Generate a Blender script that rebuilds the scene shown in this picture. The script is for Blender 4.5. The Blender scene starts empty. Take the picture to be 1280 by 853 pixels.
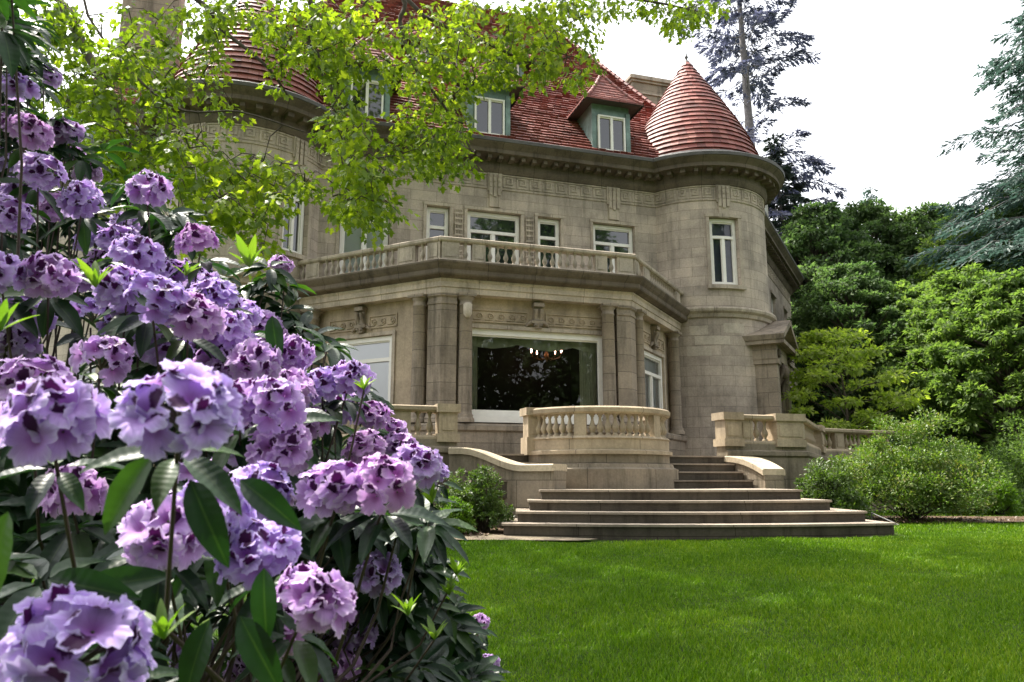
import bpy, math, random
import numpy as np
from math import sin, cos, pi, radians, atan2, sqrt
from mathutils import Vector, Matrix, Quaternion
random.seed(7)
C = bpy.context.scene.collection
scene = bpy.context.scene

# ------------------------------------------------------------------ camera
# the eye is z = 0; the front lawn lies about 1.5 m below it
F = 950.0; PITCH = math.atan(173.5 / F)
cd = bpy.data.cameras.new('camera'); cam = bpy.data.objects.new('camera', cd); C.objects.link(cam)
cam.location = (0, 0, 0); cam.rotation_euler = (pi / 2 + PITCH, 0, 0)
cd.sensor_width = 36; cd.lens = 36 * F / 1280; cd.clip_start = .05; cd.clip_end = 2000
cd.dof.use_dof = True; cd.dof.focus_distance = 9.0; cd.dof.aperture_fstop = 9.0
scene.camera = cam
# ------------------------------------------------------------------ light
SUN_D = Vector((-.70, .58, 0)).normalized() * cos(radians(60)) + Vector((0, 0, sin(radians(60))))
w = bpy.data.worlds.new('World'); scene.world = w; w.use_nodes = True
nt = w.node_tree; nt.nodes.clear()
sk = nt.nodes.new('ShaderNodeTexSky'); sk.sky_type = 'NISHITA'; sk.sun_disc = False
sk.sun_elevation = radians(60); sk.sun_rotation = atan2(SUN_D.x, SUN_D.y)
sk.dust_density = 4.0; sk.air_density = 1.0; sk.ozone_density = 1.0
hs = nt.nodes.new('ShaderNodeHueSaturation'); hs.inputs['Saturation'].default_value = .15
bg = nt.nodes.new('ShaderNodeBackground'); bg.inputs[1].default_value = .15
wo = nt.nodes.new('ShaderNodeOutputWorld')
nt.links.new(sk.outputs[0], hs.inputs['Color']); nt.links.new(hs.outputs[0], bg.inputs[0]); nt.links.new(bg.outputs[0], wo.inputs[0])
sd = bpy.data.lights.new('sun', 'SUN'); sd.energy = 2.9; sd.angle = radians(.6); sd.color = (1, .93, .82)
sun = bpy.data.objects.new('sun', sd); C.objects.link(sun); sun.rotation_euler = SUN_D.to_track_quat('Z', 'Y').to_euler()
vs = scene.view_settings; vs.view_transform = 'Standard'; vs.look = 'None'; vs.gamma = 1; vs.exposure = 1.72
scene.cycles.max_bounces = 8; scene.cycles.transparent_max_bounces = 8
scene.cycles.use_denoising = True

# ------------------------------------------------------------------ helpers
def P(px, py, Y):
    v = 426.5 - py
    yc = F * cos(PITCH) - v * sin(PITCH); zc = F * sin(PITCH) + v * cos(PITCH)
    return Vector(((px - 640) / yc * Y, Y, zc / yc * Y))

def tag(o, label=None, cat=None, group=None, kind=None):
    if label: o['label'] = label
    if cat: o['category'] = cat
    if group: o['group'] = group
    if kind: o['kind'] = kind
    return o

def empty(name, label=None, cat=None, group=None, loc=(0, 0, 0), rz=0, kind=None):
    o = bpy.data.objects.new(name, None); C.objects.link(o); o.location = loc; o.rotation_euler = (0, 0, rz)
    return tag(o, label, cat, group, kind)

class MB:
    """collects polygons with a uv in metres"""
    def __init__(s): s.v = []; s.f = []; s.uv = []; s.sm = []
    def poly(s, pts, uvs=None, smooth=False):
        n = len(s.v); s.v += [tuple(p) for p in pts]; s.f.append(tuple(range(n, n + len(pts))))
        if uvs is None:
            a = Vector(pts[0]); nn = Vector((0, 0, 0))
            for i in range(1, len(pts) - 1):
                nn += (Vector(pts[i]) - a).cross(Vector(pts[i + 1]) - a)
            if nn.length > 1e-12: nn.normalize()
            if abs(nn.z) > .8: uvs = [(p[0], p[1]) for p in pts]
            else:
                t = Vector((-nn.y, nn.x, 0)); t = t.normalized() if t.length > 1e-6 else Vector((1, 0, 0))
                uvs = [(t.x * p[0] + t.y * p[1], p[2]) for p in pts]
        s.uv += list(uvs); s.sm.append(smooth)
    def box(s, x0, x1, y0, y1, z0, z1, M=None):
        c = [Vector(p) for p in ((x0, y0, z0), (x1, y0, z0), (x1, y1, z0), (x0, y1, z0), (x0, y0, z1), (x1, y0, z1), (x1, y1, z1), (x0, y1, z1))]
        if M is not None: c = [M @ p for p in c]
        for q in ((0, 1, 5, 4), (1, 2, 6, 5), (2, 3, 7, 6), (3, 0, 4, 7), (4, 5, 6, 7), (3, 2, 1, 0)): s.poly([c[i] for i in q])
        return s
    def fbox(s, f, s0, s1, z0, z1, d0, d1, ds=99):
        """box in a wall's own coordinates; f(s,z,d), d outward"""
        n = max(1, int(math.ceil((s1 - s0) / ds))); ss = [s0 + (s1 - s0) * i / n for i in range(n + 1)]
        for a, b in zip(ss, ss[1:]):
            s.poly([f(a, z0, d1), f(b, z0, d1), f(b, z1, d1), f(a, z1, d1)], [(a, z0), (b, z0), (b, z1), (a, z1)])
            s.poly([f(a, z1, d1), f(b, z1, d1), f(b, z1, d0), f(a, z1, d0)], [(a, d1), (b, d1), (b, d0), (a, d0)])
            s.poly([f(a, z0, d0), f(b, z0, d0), f(b, z0, d1), f(a, z0, d1)], [(a, d0), (b, d0), (b, d1), (a, d1)])
        s.poly([f(s0, z0, d0), f(s0, z0, d1), f(s0, z1, d1), f(s0, z1, d0)], [(d0, z0), (d1, z0), (d1, z1), (d0, z1)])
        s.poly([f(s1, z0, d1), f(s1, z0, d0), f(s1, z1, d0), f(s1, z1, d1)], [(d0, z0), (d1, z0), (d1, z1), (d0, z1)])
        return s
    def lathe(s, prof, cx=0, cy=0, n=16, a0=0, a1=2 * pi, smooth=True):
        for i in range(n):
            A, B = a0 + (a1 - a0) * i / n, a0 + (a1 - a0) * (i + 1) / n
            for (r0, z0), (r1, z1) in zip(prof, prof[1:]):
                q = [(cx + r0 * cos(A), cy + r0 * sin(A), z0), (cx + r0 * cos(B), cy + r0 * sin(B), z0), (cx + r1 * cos(B), cy + r1 * sin(B), z1), (cx + r1 * cos(A), cy + r1 * sin(A), z1)]
                rm = max(r0, r1)
                u = [(A * rm, z0), (B * rm, z0), (B * rm, z1), (A * rm, z1)]
                if r0 < 1e-6: q.pop(0); u.pop(0)
                elif r1 < 1e-6: q.pop(); u.pop()
                s.poly(q, u, smooth)
        return s
    def sweep(s, path, prof, off=0., caps=True):
        """path: 2-D points, outward = right-hand side; prof: (out, z) from bottom to top"""
        N = offset_dirs(path); L = [0]
        for a, b in zip(path, path[1:]): L.append(L[-1] + math.dist(a, b))
        PL = [0]
        for a, b in zip(prof, prof[1:]): PL.append(PL[-1] + math.dist(a, b))
        def pt(i, j):
            o, z = prof[j]; return (path[i][0] + N[i][0] * (o + off), path[i][1] + N[i][1] * (o + off), z)
        for i in range(len(path) - 1):
            for j in range(len(prof) - 1):
                s.poly([pt(i, j), pt(i + 1, j), pt(i + 1, j + 1), pt(i, j + 1)], [(L[i], PL[j]), (L[i + 1], PL[j]), (L[i + 1], PL[j + 1]), (L[i], PL[j + 1])])
        if caps and len(prof) > 2:
            s.poly([pt(0, j) for j in range(len(prof))][::-1]); s.poly([pt(len(path) - 1, j) for j in range(len(prof))])
        return s
    def prism(s, pts, z0, z1):
        n = len(pts); s.poly([(x, y, z1) for x, y in pts]); s.poly([(x, y, z0) for x, y in pts][::-1])
        L = 0
        for i in range(n):
            a, b = pts[i], pts[(i + 1) % n]; d = math.dist(a, b)
            s.poly([(a[0], a[1], z0), (b[0], b[1], z0), (b[0], b[1], z1), (a[0], a[1], z1)], [(L, z0), (L + d, z0), (L + d, z1), (L, z1)]); L += d
        return s
    def tube(s, pts, rad, n=8, smooth=True):
        pts = [Vector(p) for p in pts]; rings = []
        up = Vector((.13, .27, .95))
        for i, p in enumerate(pts):
            t = (pts[min(i + 1, len(pts) - 1)] - pts[max(i - 1, 0)]).normalized()
            a = t.cross(up)
            if a.length < .1: a = t.cross(Vector((1, 0, 0)))
            a.normalize(); b = t.cross(a); r = rad[i] if isinstance(rad, (list, tuple)) else rad
            rings.append([p + (a * cos(2 * pi * k / n) + b * sin(2 * pi * k / n)) * r for k in range(n)])
        L = 0
        for i in range(len(pts) - 1):
            d = (pts[i + 1] - pts[i]).length
            for k in range(n):
                k2 = (k + 1) % n
                s.poly([rings[i][k], rings[i][k2], rings[i + 1][k2], rings[i + 1][k]], [(k / n, L), ((k + 1) / n, L), ((k + 1) / n, L + d), (k / n, L + d)], smooth)
            L += d
        return s
    def build(s, name, mat, parent=None, M=None, merge=False):
        me = bpy.data.meshes.new(name); me.from_pydata(s.v, [], s.f); u = me.uv_layers.new(name='UVMap')
        u.data.foreach_set('uv', np.array(s.uv, dtype=np.float32).ravel())
        me.polygons.foreach_set('use_smooth', s.sm)
        if merge or any(s.sm):
            import bmesh
            b = bmesh.new(); b.from_mesh(me); bmesh.ops.remove_doubles(b, verts=b.verts, dist=1e-4); b.to_mesh(me); b.free()
        me.materials.append(mat); me.update()
        o = bpy.data.objects.new(name, me); C.objects.link(o)
        if parent: o.parent = parent
        if M is not None: o.matrix_basis = M
        return o

def offset_dirs(path):
    N = []
    def nrm(a, b):
        d = Vector((b[0] - a[0], b[1] - a[1])).normalized(); return Vector((d.y, -d.x))
    for i in range(len(path)):
        if i == 0: n = nrm(path[0], path[1])
        elif i == len(path) - 1: n = nrm(path[-2], path[-1])
        else:
            a, b = nrm(path[i - 1], path[i]), nrm(path[i], path[i + 1]); m = (a + b).normalized(); n = m / max(.35, m.dot(a))
        N.append(n)
    return N

def linef(x0, y0, dx, dy):
    """planar wall: s along (dx,dy), outward = right-hand side"""
    l = sqrt(dx * dx + dy * dy); dx /= l; dy /= l
    return lambda s, z, d=0: (x0 + dx * s + dy * d, y0 + dy * s - dx * d, z)
def arcf(cx, cy, R):
    """s = angle * R, angle from +x counter-clockwise"""
    return lambda s, z, d=0: (cx + (R + d) * cos(s / R), cy + (R + d) * sin(s / R), z)

def wall(mb, f, s0, s1, z0, z1, ops=(), ds=99, rev=.3):
    S = {s0, s1}; Z = {z0, z1}
    n = int(math.ceil((s1 - s0) / ds))
    for i in range(n): S.add(s0 + (s1 - s0) * i / n)
    for a, b, c, d in ops: S |= {a, b}; Z |= {c, d}
    S = sorted(S); Z = sorted(Z)
    for a, b in zip(S, S[1:]):
        if b - a < 1e-6: continue
        for c, d in zip(Z, Z[1:]):
            m, k = (a + b) / 2, (c + d) / 2
            if any(o[0] < m < o[1] and o[2] < k < o[3] for o in ops): continue
            mb.poly([f(a, c), f(b, c), f(b, d), f(a, d)], [(a, c), (b, c), (b, d), (a, d)])
    for a, b, c, d in ops:
        mb.poly([f(a, c), f(a, d), f(a, d, -rev), f(a, c, -rev)], [(0, c), (0, d), (rev, d), (rev, c)])
        mb.poly([f(b, d), f(b, c), f(b, c, -rev), f(b, d, -rev)], [(0, d), (0, c), (rev, c), (rev, d)])
        sub = sorted({a, b} | {x for x in S if a < x < b})
        for p, q in zip(sub, sub[1:]):
            mb.poly([f(p, d), f(q, d), f(q, d, -rev), f(p, d, -rev)]); mb.poly([f(q, c), f(p, c), f(p, c, -rev), f(q, c, -rev)])

# ------------------------------------------------------------------ materials
def mat(name):
    m = bpy.data.materials.new(name); m.use_nodes = True; t = m.node_tree
    return m, t, t.nodes['Principled BSDF'], t.nodes['Material Output']
def nd(t, kind, **kw):
    n = t.nodes.new(kind)
    for k, v in kw.items():
        if k in n.inputs: n.inputs[k].default_value = v
        else: setattr(n, k, v)
    return n
def ramp(t, src, stops):
    r = t.nodes.new('ShaderNodeValToRGB'); e = r.color_ramp.elements
    while len(e) < len(stops): e.new(.5)
    for k, (p, c) in zip(e, stops): k.position = p; k.color = (*c, 1) if len(c) == 3 else c
    t.links.new(src, r.inputs[0]); return r.outputs[0]
def mixc(t, fac, a, b, mode='MIX'):
    n = t.nodes.new('ShaderNodeMix'); n.data_type = 'RGBA'; n.blend_type = mode
    for i, x in ((0, fac), (6, a), (7, b)):
        if isinstance(x, bpy.types.NodeSocket): t.links.new(x, n.inputs[i])
        elif i == 0: n.inputs[0].default_value = x
        else: n.inputs[i].default_value = (*x, 1)
    return n.outputs[2]

def stone(name, c1, c2, bw=.74, rh=.3, mortar=.007, stain=.5, dark=(.09, .08, .06), bump=.25, mort_c=None, rough=.88):
    m, t, b, o = mat(name); L = t.links.new
    uv = nd(t, 'ShaderNodeUVMap'); tc = nd(t, 'ShaderNodeTexCoord')
    br = nd(t, 'ShaderNodeTexBrick', Scale=1.0); br.inputs['Mortar Size'].default_value = mortar; br.inputs['Brick Width'].default_value = bw
    br.inputs['Row Height'].default_value = rh; br.inputs['Mortar Smooth'].default_value = .3; br.offset = .5; br.inputs['Bias'].default_value = 0
    br.inputs['Color1'].default_value = (*c1, 1); br.inputs['Color2'].default_value = (*c2, 1)
    br.inputs['Mortar'].default_value = (*(mort_c or [x * .33 for x in c1]), 1)
    wn = nd(t, 'ShaderNodeTexNoise', Scale=1.3, Detail=3.0); L(uv.outputs[0], wn.inputs['Vector'])
    wv = nd(t, 'ShaderNodeVectorMath', operation='MULTIPLY_ADD'); L(wn.outputs['Color'], wv.inputs[0]); wv.inputs[1].default_value = (.02, .012, 0); L(uv.outputs[0], wv.inputs[2])
    L(wv.outputs[0], br.inputs['Vector'])
    n1 = nd(t, 'ShaderNodeTexNoise', Scale=1.1, Detail=8.0, Roughness=.65); L(tc.outputs['Object'], n1.inputs['Vector'])
    n2 = nd(t, 'ShaderNodeTexNoise', Scale=22.0, Detail=6.0, Roughness=.7); L(tc.outputs['Object'], n2.inputs['Vector'])
    mp = nd(t, 'ShaderNodeMapping'); mp.inputs['Scale'].default_value = (3.2, 3.2, .35); L(tc.outputs['Object'], mp.inputs[0])
    n3 = nd(t, 'ShaderNodeTexNoise', Scale=1.0, Detail=7.0, Roughness=.7); L(mp.outputs[0], n3.inputs['Vector'])
    r1 = ramp(t, n1.outputs[0], [(.3, (.60, .585, .57)), (.5, (.95, .93, .90)), (.7, (1.2, 1.16, 1.1))])
    r2 = ramp(t, n2.outputs[0], [(.3, (.82, .82, .82)), (.72, (1.14, 1.14, 1.14))])
    c = mixc(t, 1., br.outputs[0], r1, 'MULTIPLY'); c = mixc(t, 1., c, r2, 'MULTIPLY')
    st = ramp(t, n3.outputs[0], [(.5, (0, 0, 0)), (.72, (stain, stain, stain))])
    c = mixc(t, st, c, dark)
    L(c, b.inputs['Base Color']); b.inputs['Roughness'].default_value = rough; b.inputs['Specular IOR Level'].default_value = .25
    bu = nd(t, 'ShaderNodeBump', Strength=bump, Distance=.02); inv = nd(t, 'ShaderNodeMath', operation='MULTIPLY_ADD')
    L(br.outputs['Fac'], inv.inputs[0]); inv.inputs[1].default_value = -1.2; L(n2.outputs[0], inv.inputs[2]); L(inv.outputs[0], bu.inputs['Height']); L(bu.outputs[0], b.inputs['Normal'])
    return m

M_wall = stone('sandstone_ashlar', (.53, .455, .385), (.405, .35, .30), stain=.5, mortar=.006, mort_c=(.25, .215, .18))
M_trim = stone('sandstone_trim', (.50, .435, .36), (.45, .39, .325), bw=1.1, rh=50, stain=.72, dark=(.075, .06, .045))
M_fascia = stone('pale_fascia', (.58, .50, .41), (.52, .45, .37), bw=1.3, rh=50, stain=.55, dark=(.13, .10, .07))
M_tan = stone('tan_sandstone', (.47, .385, .285), (.42, .345, .26), bw=50, rh=50, stain=.45)
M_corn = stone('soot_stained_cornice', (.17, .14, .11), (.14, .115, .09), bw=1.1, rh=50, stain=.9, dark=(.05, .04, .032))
M_pale = stone('new_pale_stone', (.56, .50, .42), (.54, .48, .40), bw=50, rh=50, stain=.1)
M_col = stone('sandstone_columns', (.35, .295, .235), (.29, .245, .195), bw=60, rh=.42, stain=.85, dark=(.06, .05, .038))
M_rail = stone('buff_limestone', (.44, .365, .265), (.39, .32, .235), bw=1.3, rh=50, stain=.6, dark=(.15, .115, .07))
M_step = stone('weathered_step_stone', (.15, .12, .098), (.12, .095, .078), bw=2.6, rh=50, stain=.95, dark=(.03, .02, .016), mort_c=(.06, .045, .035))
M_copg = stone('pale_coping', (.56, .48, .36), (.52, .44, .33), bw=2, rh=50, stain=.4, dark=(.2, .16, .1))

M_tread = stone('sunlit_tread_tone', (.34, .29, .24), (.29, .25, .205), bw=2.2, rh=50, stain=.5, dark=(.12, .09, .07))  # step stone lightened to carry the sun on the tops
M_riser = stone('shaded_riser_tone', (.098, .084, .068), (.078, .067, .054), bw=2.2, rh=50, stain=.9, dark=(.025, .02, .014), mort_c=(.05, .04, .03))  # step stone darkened for the shade on the fronts, plus stains
M_base = stone('mossy_base_stone', (.29, .245, .19), (.24, .205, .155), bw=1.3, rh=.45, stain=.85, dark=(.055, .048, .03), mort_c=(.12, .10, .075))

def tile_mat():
    m, t, b, o = mat('red_clay_tile'); L = t.links.new
    g = nd(t, 'ShaderNodeNewGeometry'); tc = nd(t, 'ShaderNodeTexCoord')
    c = ramp(t, g.outputs['Random Per Island'], [(0, (.14, .042, .034)), (.35, (.22, .060, .046)), (.75, (.28, .082, .064)), (1, (.36, .15, .12))])
    n = nd(t, 'ShaderNodeTexNoise', Scale=.7, Detail=6.0); L(tc.outputs['Object'], n.inputs[0])
    r = ramp(t, n.outputs[0], [(.3, (.75, .72, .72)), (.7, (1.15, 1.12, 1.1))]); c = mixc(t, 1., c, r, 'MULTIPLY')
    n2 = nd(t, 'ShaderNodeTexNoise', Scale=9.0, Detail=5.0); L(tc.outputs['Object'], n2.inputs[0])
    l = ramp(t, n2.outputs[0], [(.56, (0, 0, 0)), (.7, (.6, .6, .6))]); c = mixc(t, l, c, (.13, .10, .08))
    L(c, b.inputs['Base Color']); b.inputs['Roughness'].default_value = .62
    return m
M_tile = tile_mat()

def simple(name, col, rough=.6, metal=0., spec=.5, var=.15, scale=6., bump=0.):
    m, t, b, o = mat(name); L = t.links.new
    tc = nd(t, 'ShaderNodeTexCoord'); n = nd(t, 'ShaderNodeTexNoise', Scale=scale, Detail=6.0, Roughness=.65); L(tc.outputs['Object'], n.inputs[0])
    a = [x * (1 - var) for x in col]; c = [x * (1 + var) for x in col]
    L(ramp(t, n.outputs[0], [(.3, a), (.7, c)]), b.inputs['Base Color'])
    b.inputs['Roughness'].default_value = rough; b.inputs['Metallic'].default_value = metal; b.inputs['Specular IOR Level'].default_value = spec
    if bump:
        bu = nd(t, 'ShaderNodeBump', Strength=bump, Distance=.02); L(n.outputs[0], bu.inputs['Height']); L(bu.outputs[0], b.inputs['Normal'])
    return m
M_white = simple('cream_white_paint', (.86, .83, .77), .5, var=.05)
M_copper = simple('verdigris_copper', (.17, .245, .225), .6, var=.4, scale=3.)
M_lead = simple('lead_gutter', (.09, .085, .08), .6, var=.3, scale=3.)
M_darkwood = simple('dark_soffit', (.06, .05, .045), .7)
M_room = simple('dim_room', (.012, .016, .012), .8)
M_curtain = simple('grey_green_curtain', (.42, .44, .34), .8, var=.2)
M_skyback = simple('sky_glare_white', (.90, .91, .93), .7, var=.03, scale=1.)  # white sheet behind panes, put in for the sky they reflect
M_brass = simple('dark_brass', (.2, .12, .05), .35, metal=.8)
M_bark = simple('bark', (.085, .065, .05), .9, var=.4, scale=9., bump=.6)
M_barkgrey = simple('grey_bark', (.20, .18, .18), .9, var=.35, scale=5., bump=.5)
M_twig = simple('twig_bark', (.06, .04, .03), .8, var=.3, scale=40.)
M_stemg = simple('green_stem', (.12, .13, .05), .6, var=.2, scale=40.)
M_iron = simple('black_iron', (.03, .03, .03), .5, metal=.4)
M_drape = simple('blue_drape', (.12, .12, .2), .8)

def glass_dark():
    m, t, b, o = mat('dark_window_glass'); b.inputs['Base Color'].default_value = (.012, .014, .018, 1); b.inputs['Roughness'].default_value = .03
    b.inputs['Specular IOR Level'].default_value = .9; b.inputs['Coat Weight'].default_value = .6; b.inputs['Coat Roughness'].default_value = .02
    tc = nd(t, 'ShaderNodeTexCoord'); n = nd(t, 'ShaderNodeTexNoise', Scale=1.2, Detail=1.0); t.links.new(tc.outputs['Object'], n.inputs[0])
    bu = nd(t, 'ShaderNodeBump', Strength=.12, Distance=.03); t.links.new(n.outputs[0], bu.inputs['Height']); t.links.new(bu.outputs[0], b.inputs['Normal']); t.links.new(bu.outputs[0], b.inputs['Coat Normal'])
    return m
def glass_clear():
    m, t, b, o = mat('clear_window_glass'); t.nodes.remove(b); L = t.links.new
    tr = nd(t, 'ShaderNodeBsdfTransparent'); tr.inputs[0].default_value = (.93, .95, .94, 1); gl = nd(t, 'ShaderNodeBsdfGlossy', Roughness=.01)
    fr = nd(t, 'ShaderNodeFresnel', IOR=1.6); mx = nd(t, 'ShaderNodeMixShader'); L(fr.outputs[0], mx.inputs[0]); L(tr.outputs[0], mx.inputs[1]); L(gl.outputs[0], mx.inputs[2]); L(mx.outputs[0], o.inputs[0])
    tc = nd(t, 'ShaderNodeTexCoord'); n = nd(t, 'ShaderNodeTexNoise', Scale=.8, Detail=1.0); L(tc.outputs['Object'], n.inputs[0])
    bu = nd(t, 'ShaderNodeBump', Strength=.06, Distance=.03); L(n.outputs[0], bu.inputs['Height']); L(bu.outputs[0], gl.inputs['Normal'])
    return m
M_gdark = glass_dark(); M_gclear = glass_clear(); M_gsky = glass_clear(); M_gsky.name = 'sky_reflecting_glass'
for n_ in M_gsky.node_tree.nodes:
    if n_.type == 'FRESNEL': n_.inputs[0].default_value = 2.7
def emit(name, col, s):
    m, t, b, o = mat(name); b.inputs['Emission Color'].default_value = (*col, 1); b.inputs['Emission Strength'].default_value = s; return m
M_bulb = emit('warm_bulb', (1, .5, .38), 7.)

def leaf_mat(name, cols, trans=.4, tcol=(1.6, 1.9, .5), rough=.45, spec=.4, scale=.35):
    m, t, b, o = mat(name); L = t.links.new
    g = nd(t, 'ShaderNodeNewGeometry'); n = nd(t, 'ShaderNodeTexNoise', Scale=scale, Detail=2.0); L(g.outputs['Position'], n.inputs[0])
    a = nd(t, 'ShaderNodeMath', operation='MULTIPLY_ADD'); L(n.outputs[0], a.inputs[0]); a.inputs[1].default_value = .9; 
    h = nd(t, 'ShaderNodeMath', operation='MULTIPLY_ADD'); L(g.outputs['Random Per Island'], h.inputs[0]); h.inputs[1].default_value = .7; h.inputs[2].default_value = -.3; L(h.outputs[0], a.inputs[2])
    k = len(cols); c = ramp(t, a.outputs[0], [(i / max(1, k - 1), x) for i, x in enumerate(cols)])
    L(c, b.inputs['Base Color']); b.inputs['Roughness'].default_value = rough; b.inputs['Specular IOR Level'].default_value = spec
    tl = nd(t, 'ShaderNodeBsdfTranslucent'); L(mixc(t, 1., c, tcol, 'MULTIPLY'), tl.inputs[0])
    mx = nd(t, 'ShaderNodeMixShader'); mx.inputs[0].default_value = trans; L(b.outputs[0], mx.inputs[1]); L(tl.outputs[0], mx.inputs[2]); L(mx.outputs[0], o.inputs[0])
    return m
M_maple = leaf_mat('maple_leaf', [(.045, .08, .014), (.10, .155, .024), (.17, .235, .035), (.30, .35, .06)], .55, (1.9, 2.0, .45))
M_wood1 = leaf_mat('hazed_deciduous_leaf', [(.048, .086, .038), (.09, .138, .060), (.15, .20, .09)], .45, (1.3, 1.6, .8), rough=.6, spec=.2)  # leaf colour lightened and blued in place of distance haze
M_wood2 = leaf_mat('light_deciduous_leaf', [(.06, .105, .032), (.11, .17, .052), (.19, .25, .085)], .5, (1.5, 1.7, .7), rough=.6, spec=.2)
M_dark = leaf_mat('dark_conifer_leaf', [(.025, .04, .035), (.045, .065, .055), (.06, .085, .07)], .2, (1, 1.2, .6))
M_sparse = leaf_mat('flare_blue_needle', [(.09, .10, .15), (.15, .16, .22)], .35, (1.1, 1.1, 1.3))  # needle colour carries the violet-blue flare of the bright sky
M_blue = leaf_mat('haze_blue_conifer', [(.05, .085, .07), (.075, .12, .10), (.10, .15, .125)], .35, (1, 1.2, 1.1))  # foliage colour lightened to hold haze and blue sky light
M_yel = leaf_mat('yellow_green_leaf', [(.18, .24, .06), (.28, .33, .09), (.40, .43, .15)], .55, rough=.6)
M_shrub = leaf_mat('shrub_leaf', [(.04, .075, .018), (.08, .13, .03), (.15, .20, .07)], .3, scale=3.)
M_shrubl = leaf_mat('lime_shrub_leaf', [(.06, .12, .015), (.10, .18, .02), (.14, .22, .03)], .4, scale=3.)
M_rtip = leaf_mat('rust_tipped_shrub_leaf', [(.05, .10, .022), (.095, .165, .032), (.16, .22, .055), (.26, .22, .10)], .3, scale=2.)
M_shoot = leaf_mat('new_shoot_leaf', [(.07, .13, .02), (.12, .20, .03), (.20, .28, .05)], .35, scale=3.)
M_grass = leaf_mat('grass_blade', [(.036, .09, .004), (.078, .16, .006), (.135, .23, .010), (.24, .31, .025)], .3, (1.4, 1.7, .4), scale=.5, spec=.2)

def rhodo_leaf():
    m, t, b, o = mat('rhododendron_leaf'); L = t.links.new
    g = nd(t, 'ShaderNodeNewGeometry'); uv = nd(t, 'ShaderNodeUVMap'); sx = nd(t, 'ShaderNodeSeparateXYZ'); L(uv.outputs[0], sx.inputs[0])
    c = ramp(t, g.outputs['Random Per Island'], [(0, (.010, .027, .014)), (.45, (.016, .04, .019)), (.8, (.027, .06, .021)), (1, (.06, .11, .025))])
    ab = nd(t, 'ShaderNodeMath', operation='ABSOLUTE'); L(sx.outputs[0], ab.inputs[0])
    rib = ramp(t, ab.outputs[0], [(0, (.5, .5, .5)), (.05, (0, 0, 0))]); c = mixc(t, rib, c, (.07, .11, .04))
    wv = nd(t, 'ShaderNodeMath', operation='MULTIPLY_ADD'); L(ab.outputs[0], wv.inputs[0]); wv.inputs[1].default_value = -9; 
    mu = nd(t, 'ShaderNodeMath', operation='MULTIPLY'); L(sx.outputs[1], mu.inputs[0]); mu.inputs[1].default_value = 62.; L(mu.outputs[0], wv.inputs[2])
    sn = nd(t, 'ShaderNodeMath', operation='SINE'); L(wv.outputs[0], sn.inputs[0])
    bu = nd(t, 'ShaderNodeBump', Strength=.35, Distance=.002); L(sn.outputs[0], bu.inputs['Height']); L(bu.outputs[0], b.inputs['Normal']); bu.inputs['Strength'].default_value = .07
    n = nd(t, 'ShaderNodeTexNoise', Scale=18.0, Detail=4.0); L(g.outputs['Position'], n.inputs[0])
    c = mixc(t, 1., c, ramp(t, n.outputs[0], [(.3, (.7, .7, .7)), (.7, (1.3, 1.3, 1.3))]), 'MULTIPLY')
    L(c, b.inputs['Base Color']); b.inputs['Roughness'].default_value = .42; b.inputs['Specular IOR Level'].default_value = .4
    tl = nd(t, 'ShaderNodeBsdfTranslucent'); L(mixc(t, 1., c, (1.5, 2.2, .5), 'MULTIPLY'), tl.inputs[0]); mx = nd(t, 'ShaderNodeMixShader'); mx.inputs[0].default_value = .22
    L(b.outputs[0], mx.inputs[1]); L(tl.outputs[0], mx.inputs[2]); L(mx.outputs[0], o.inputs[0])
    return m
M_rleaf = rhodo_leaf()

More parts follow.
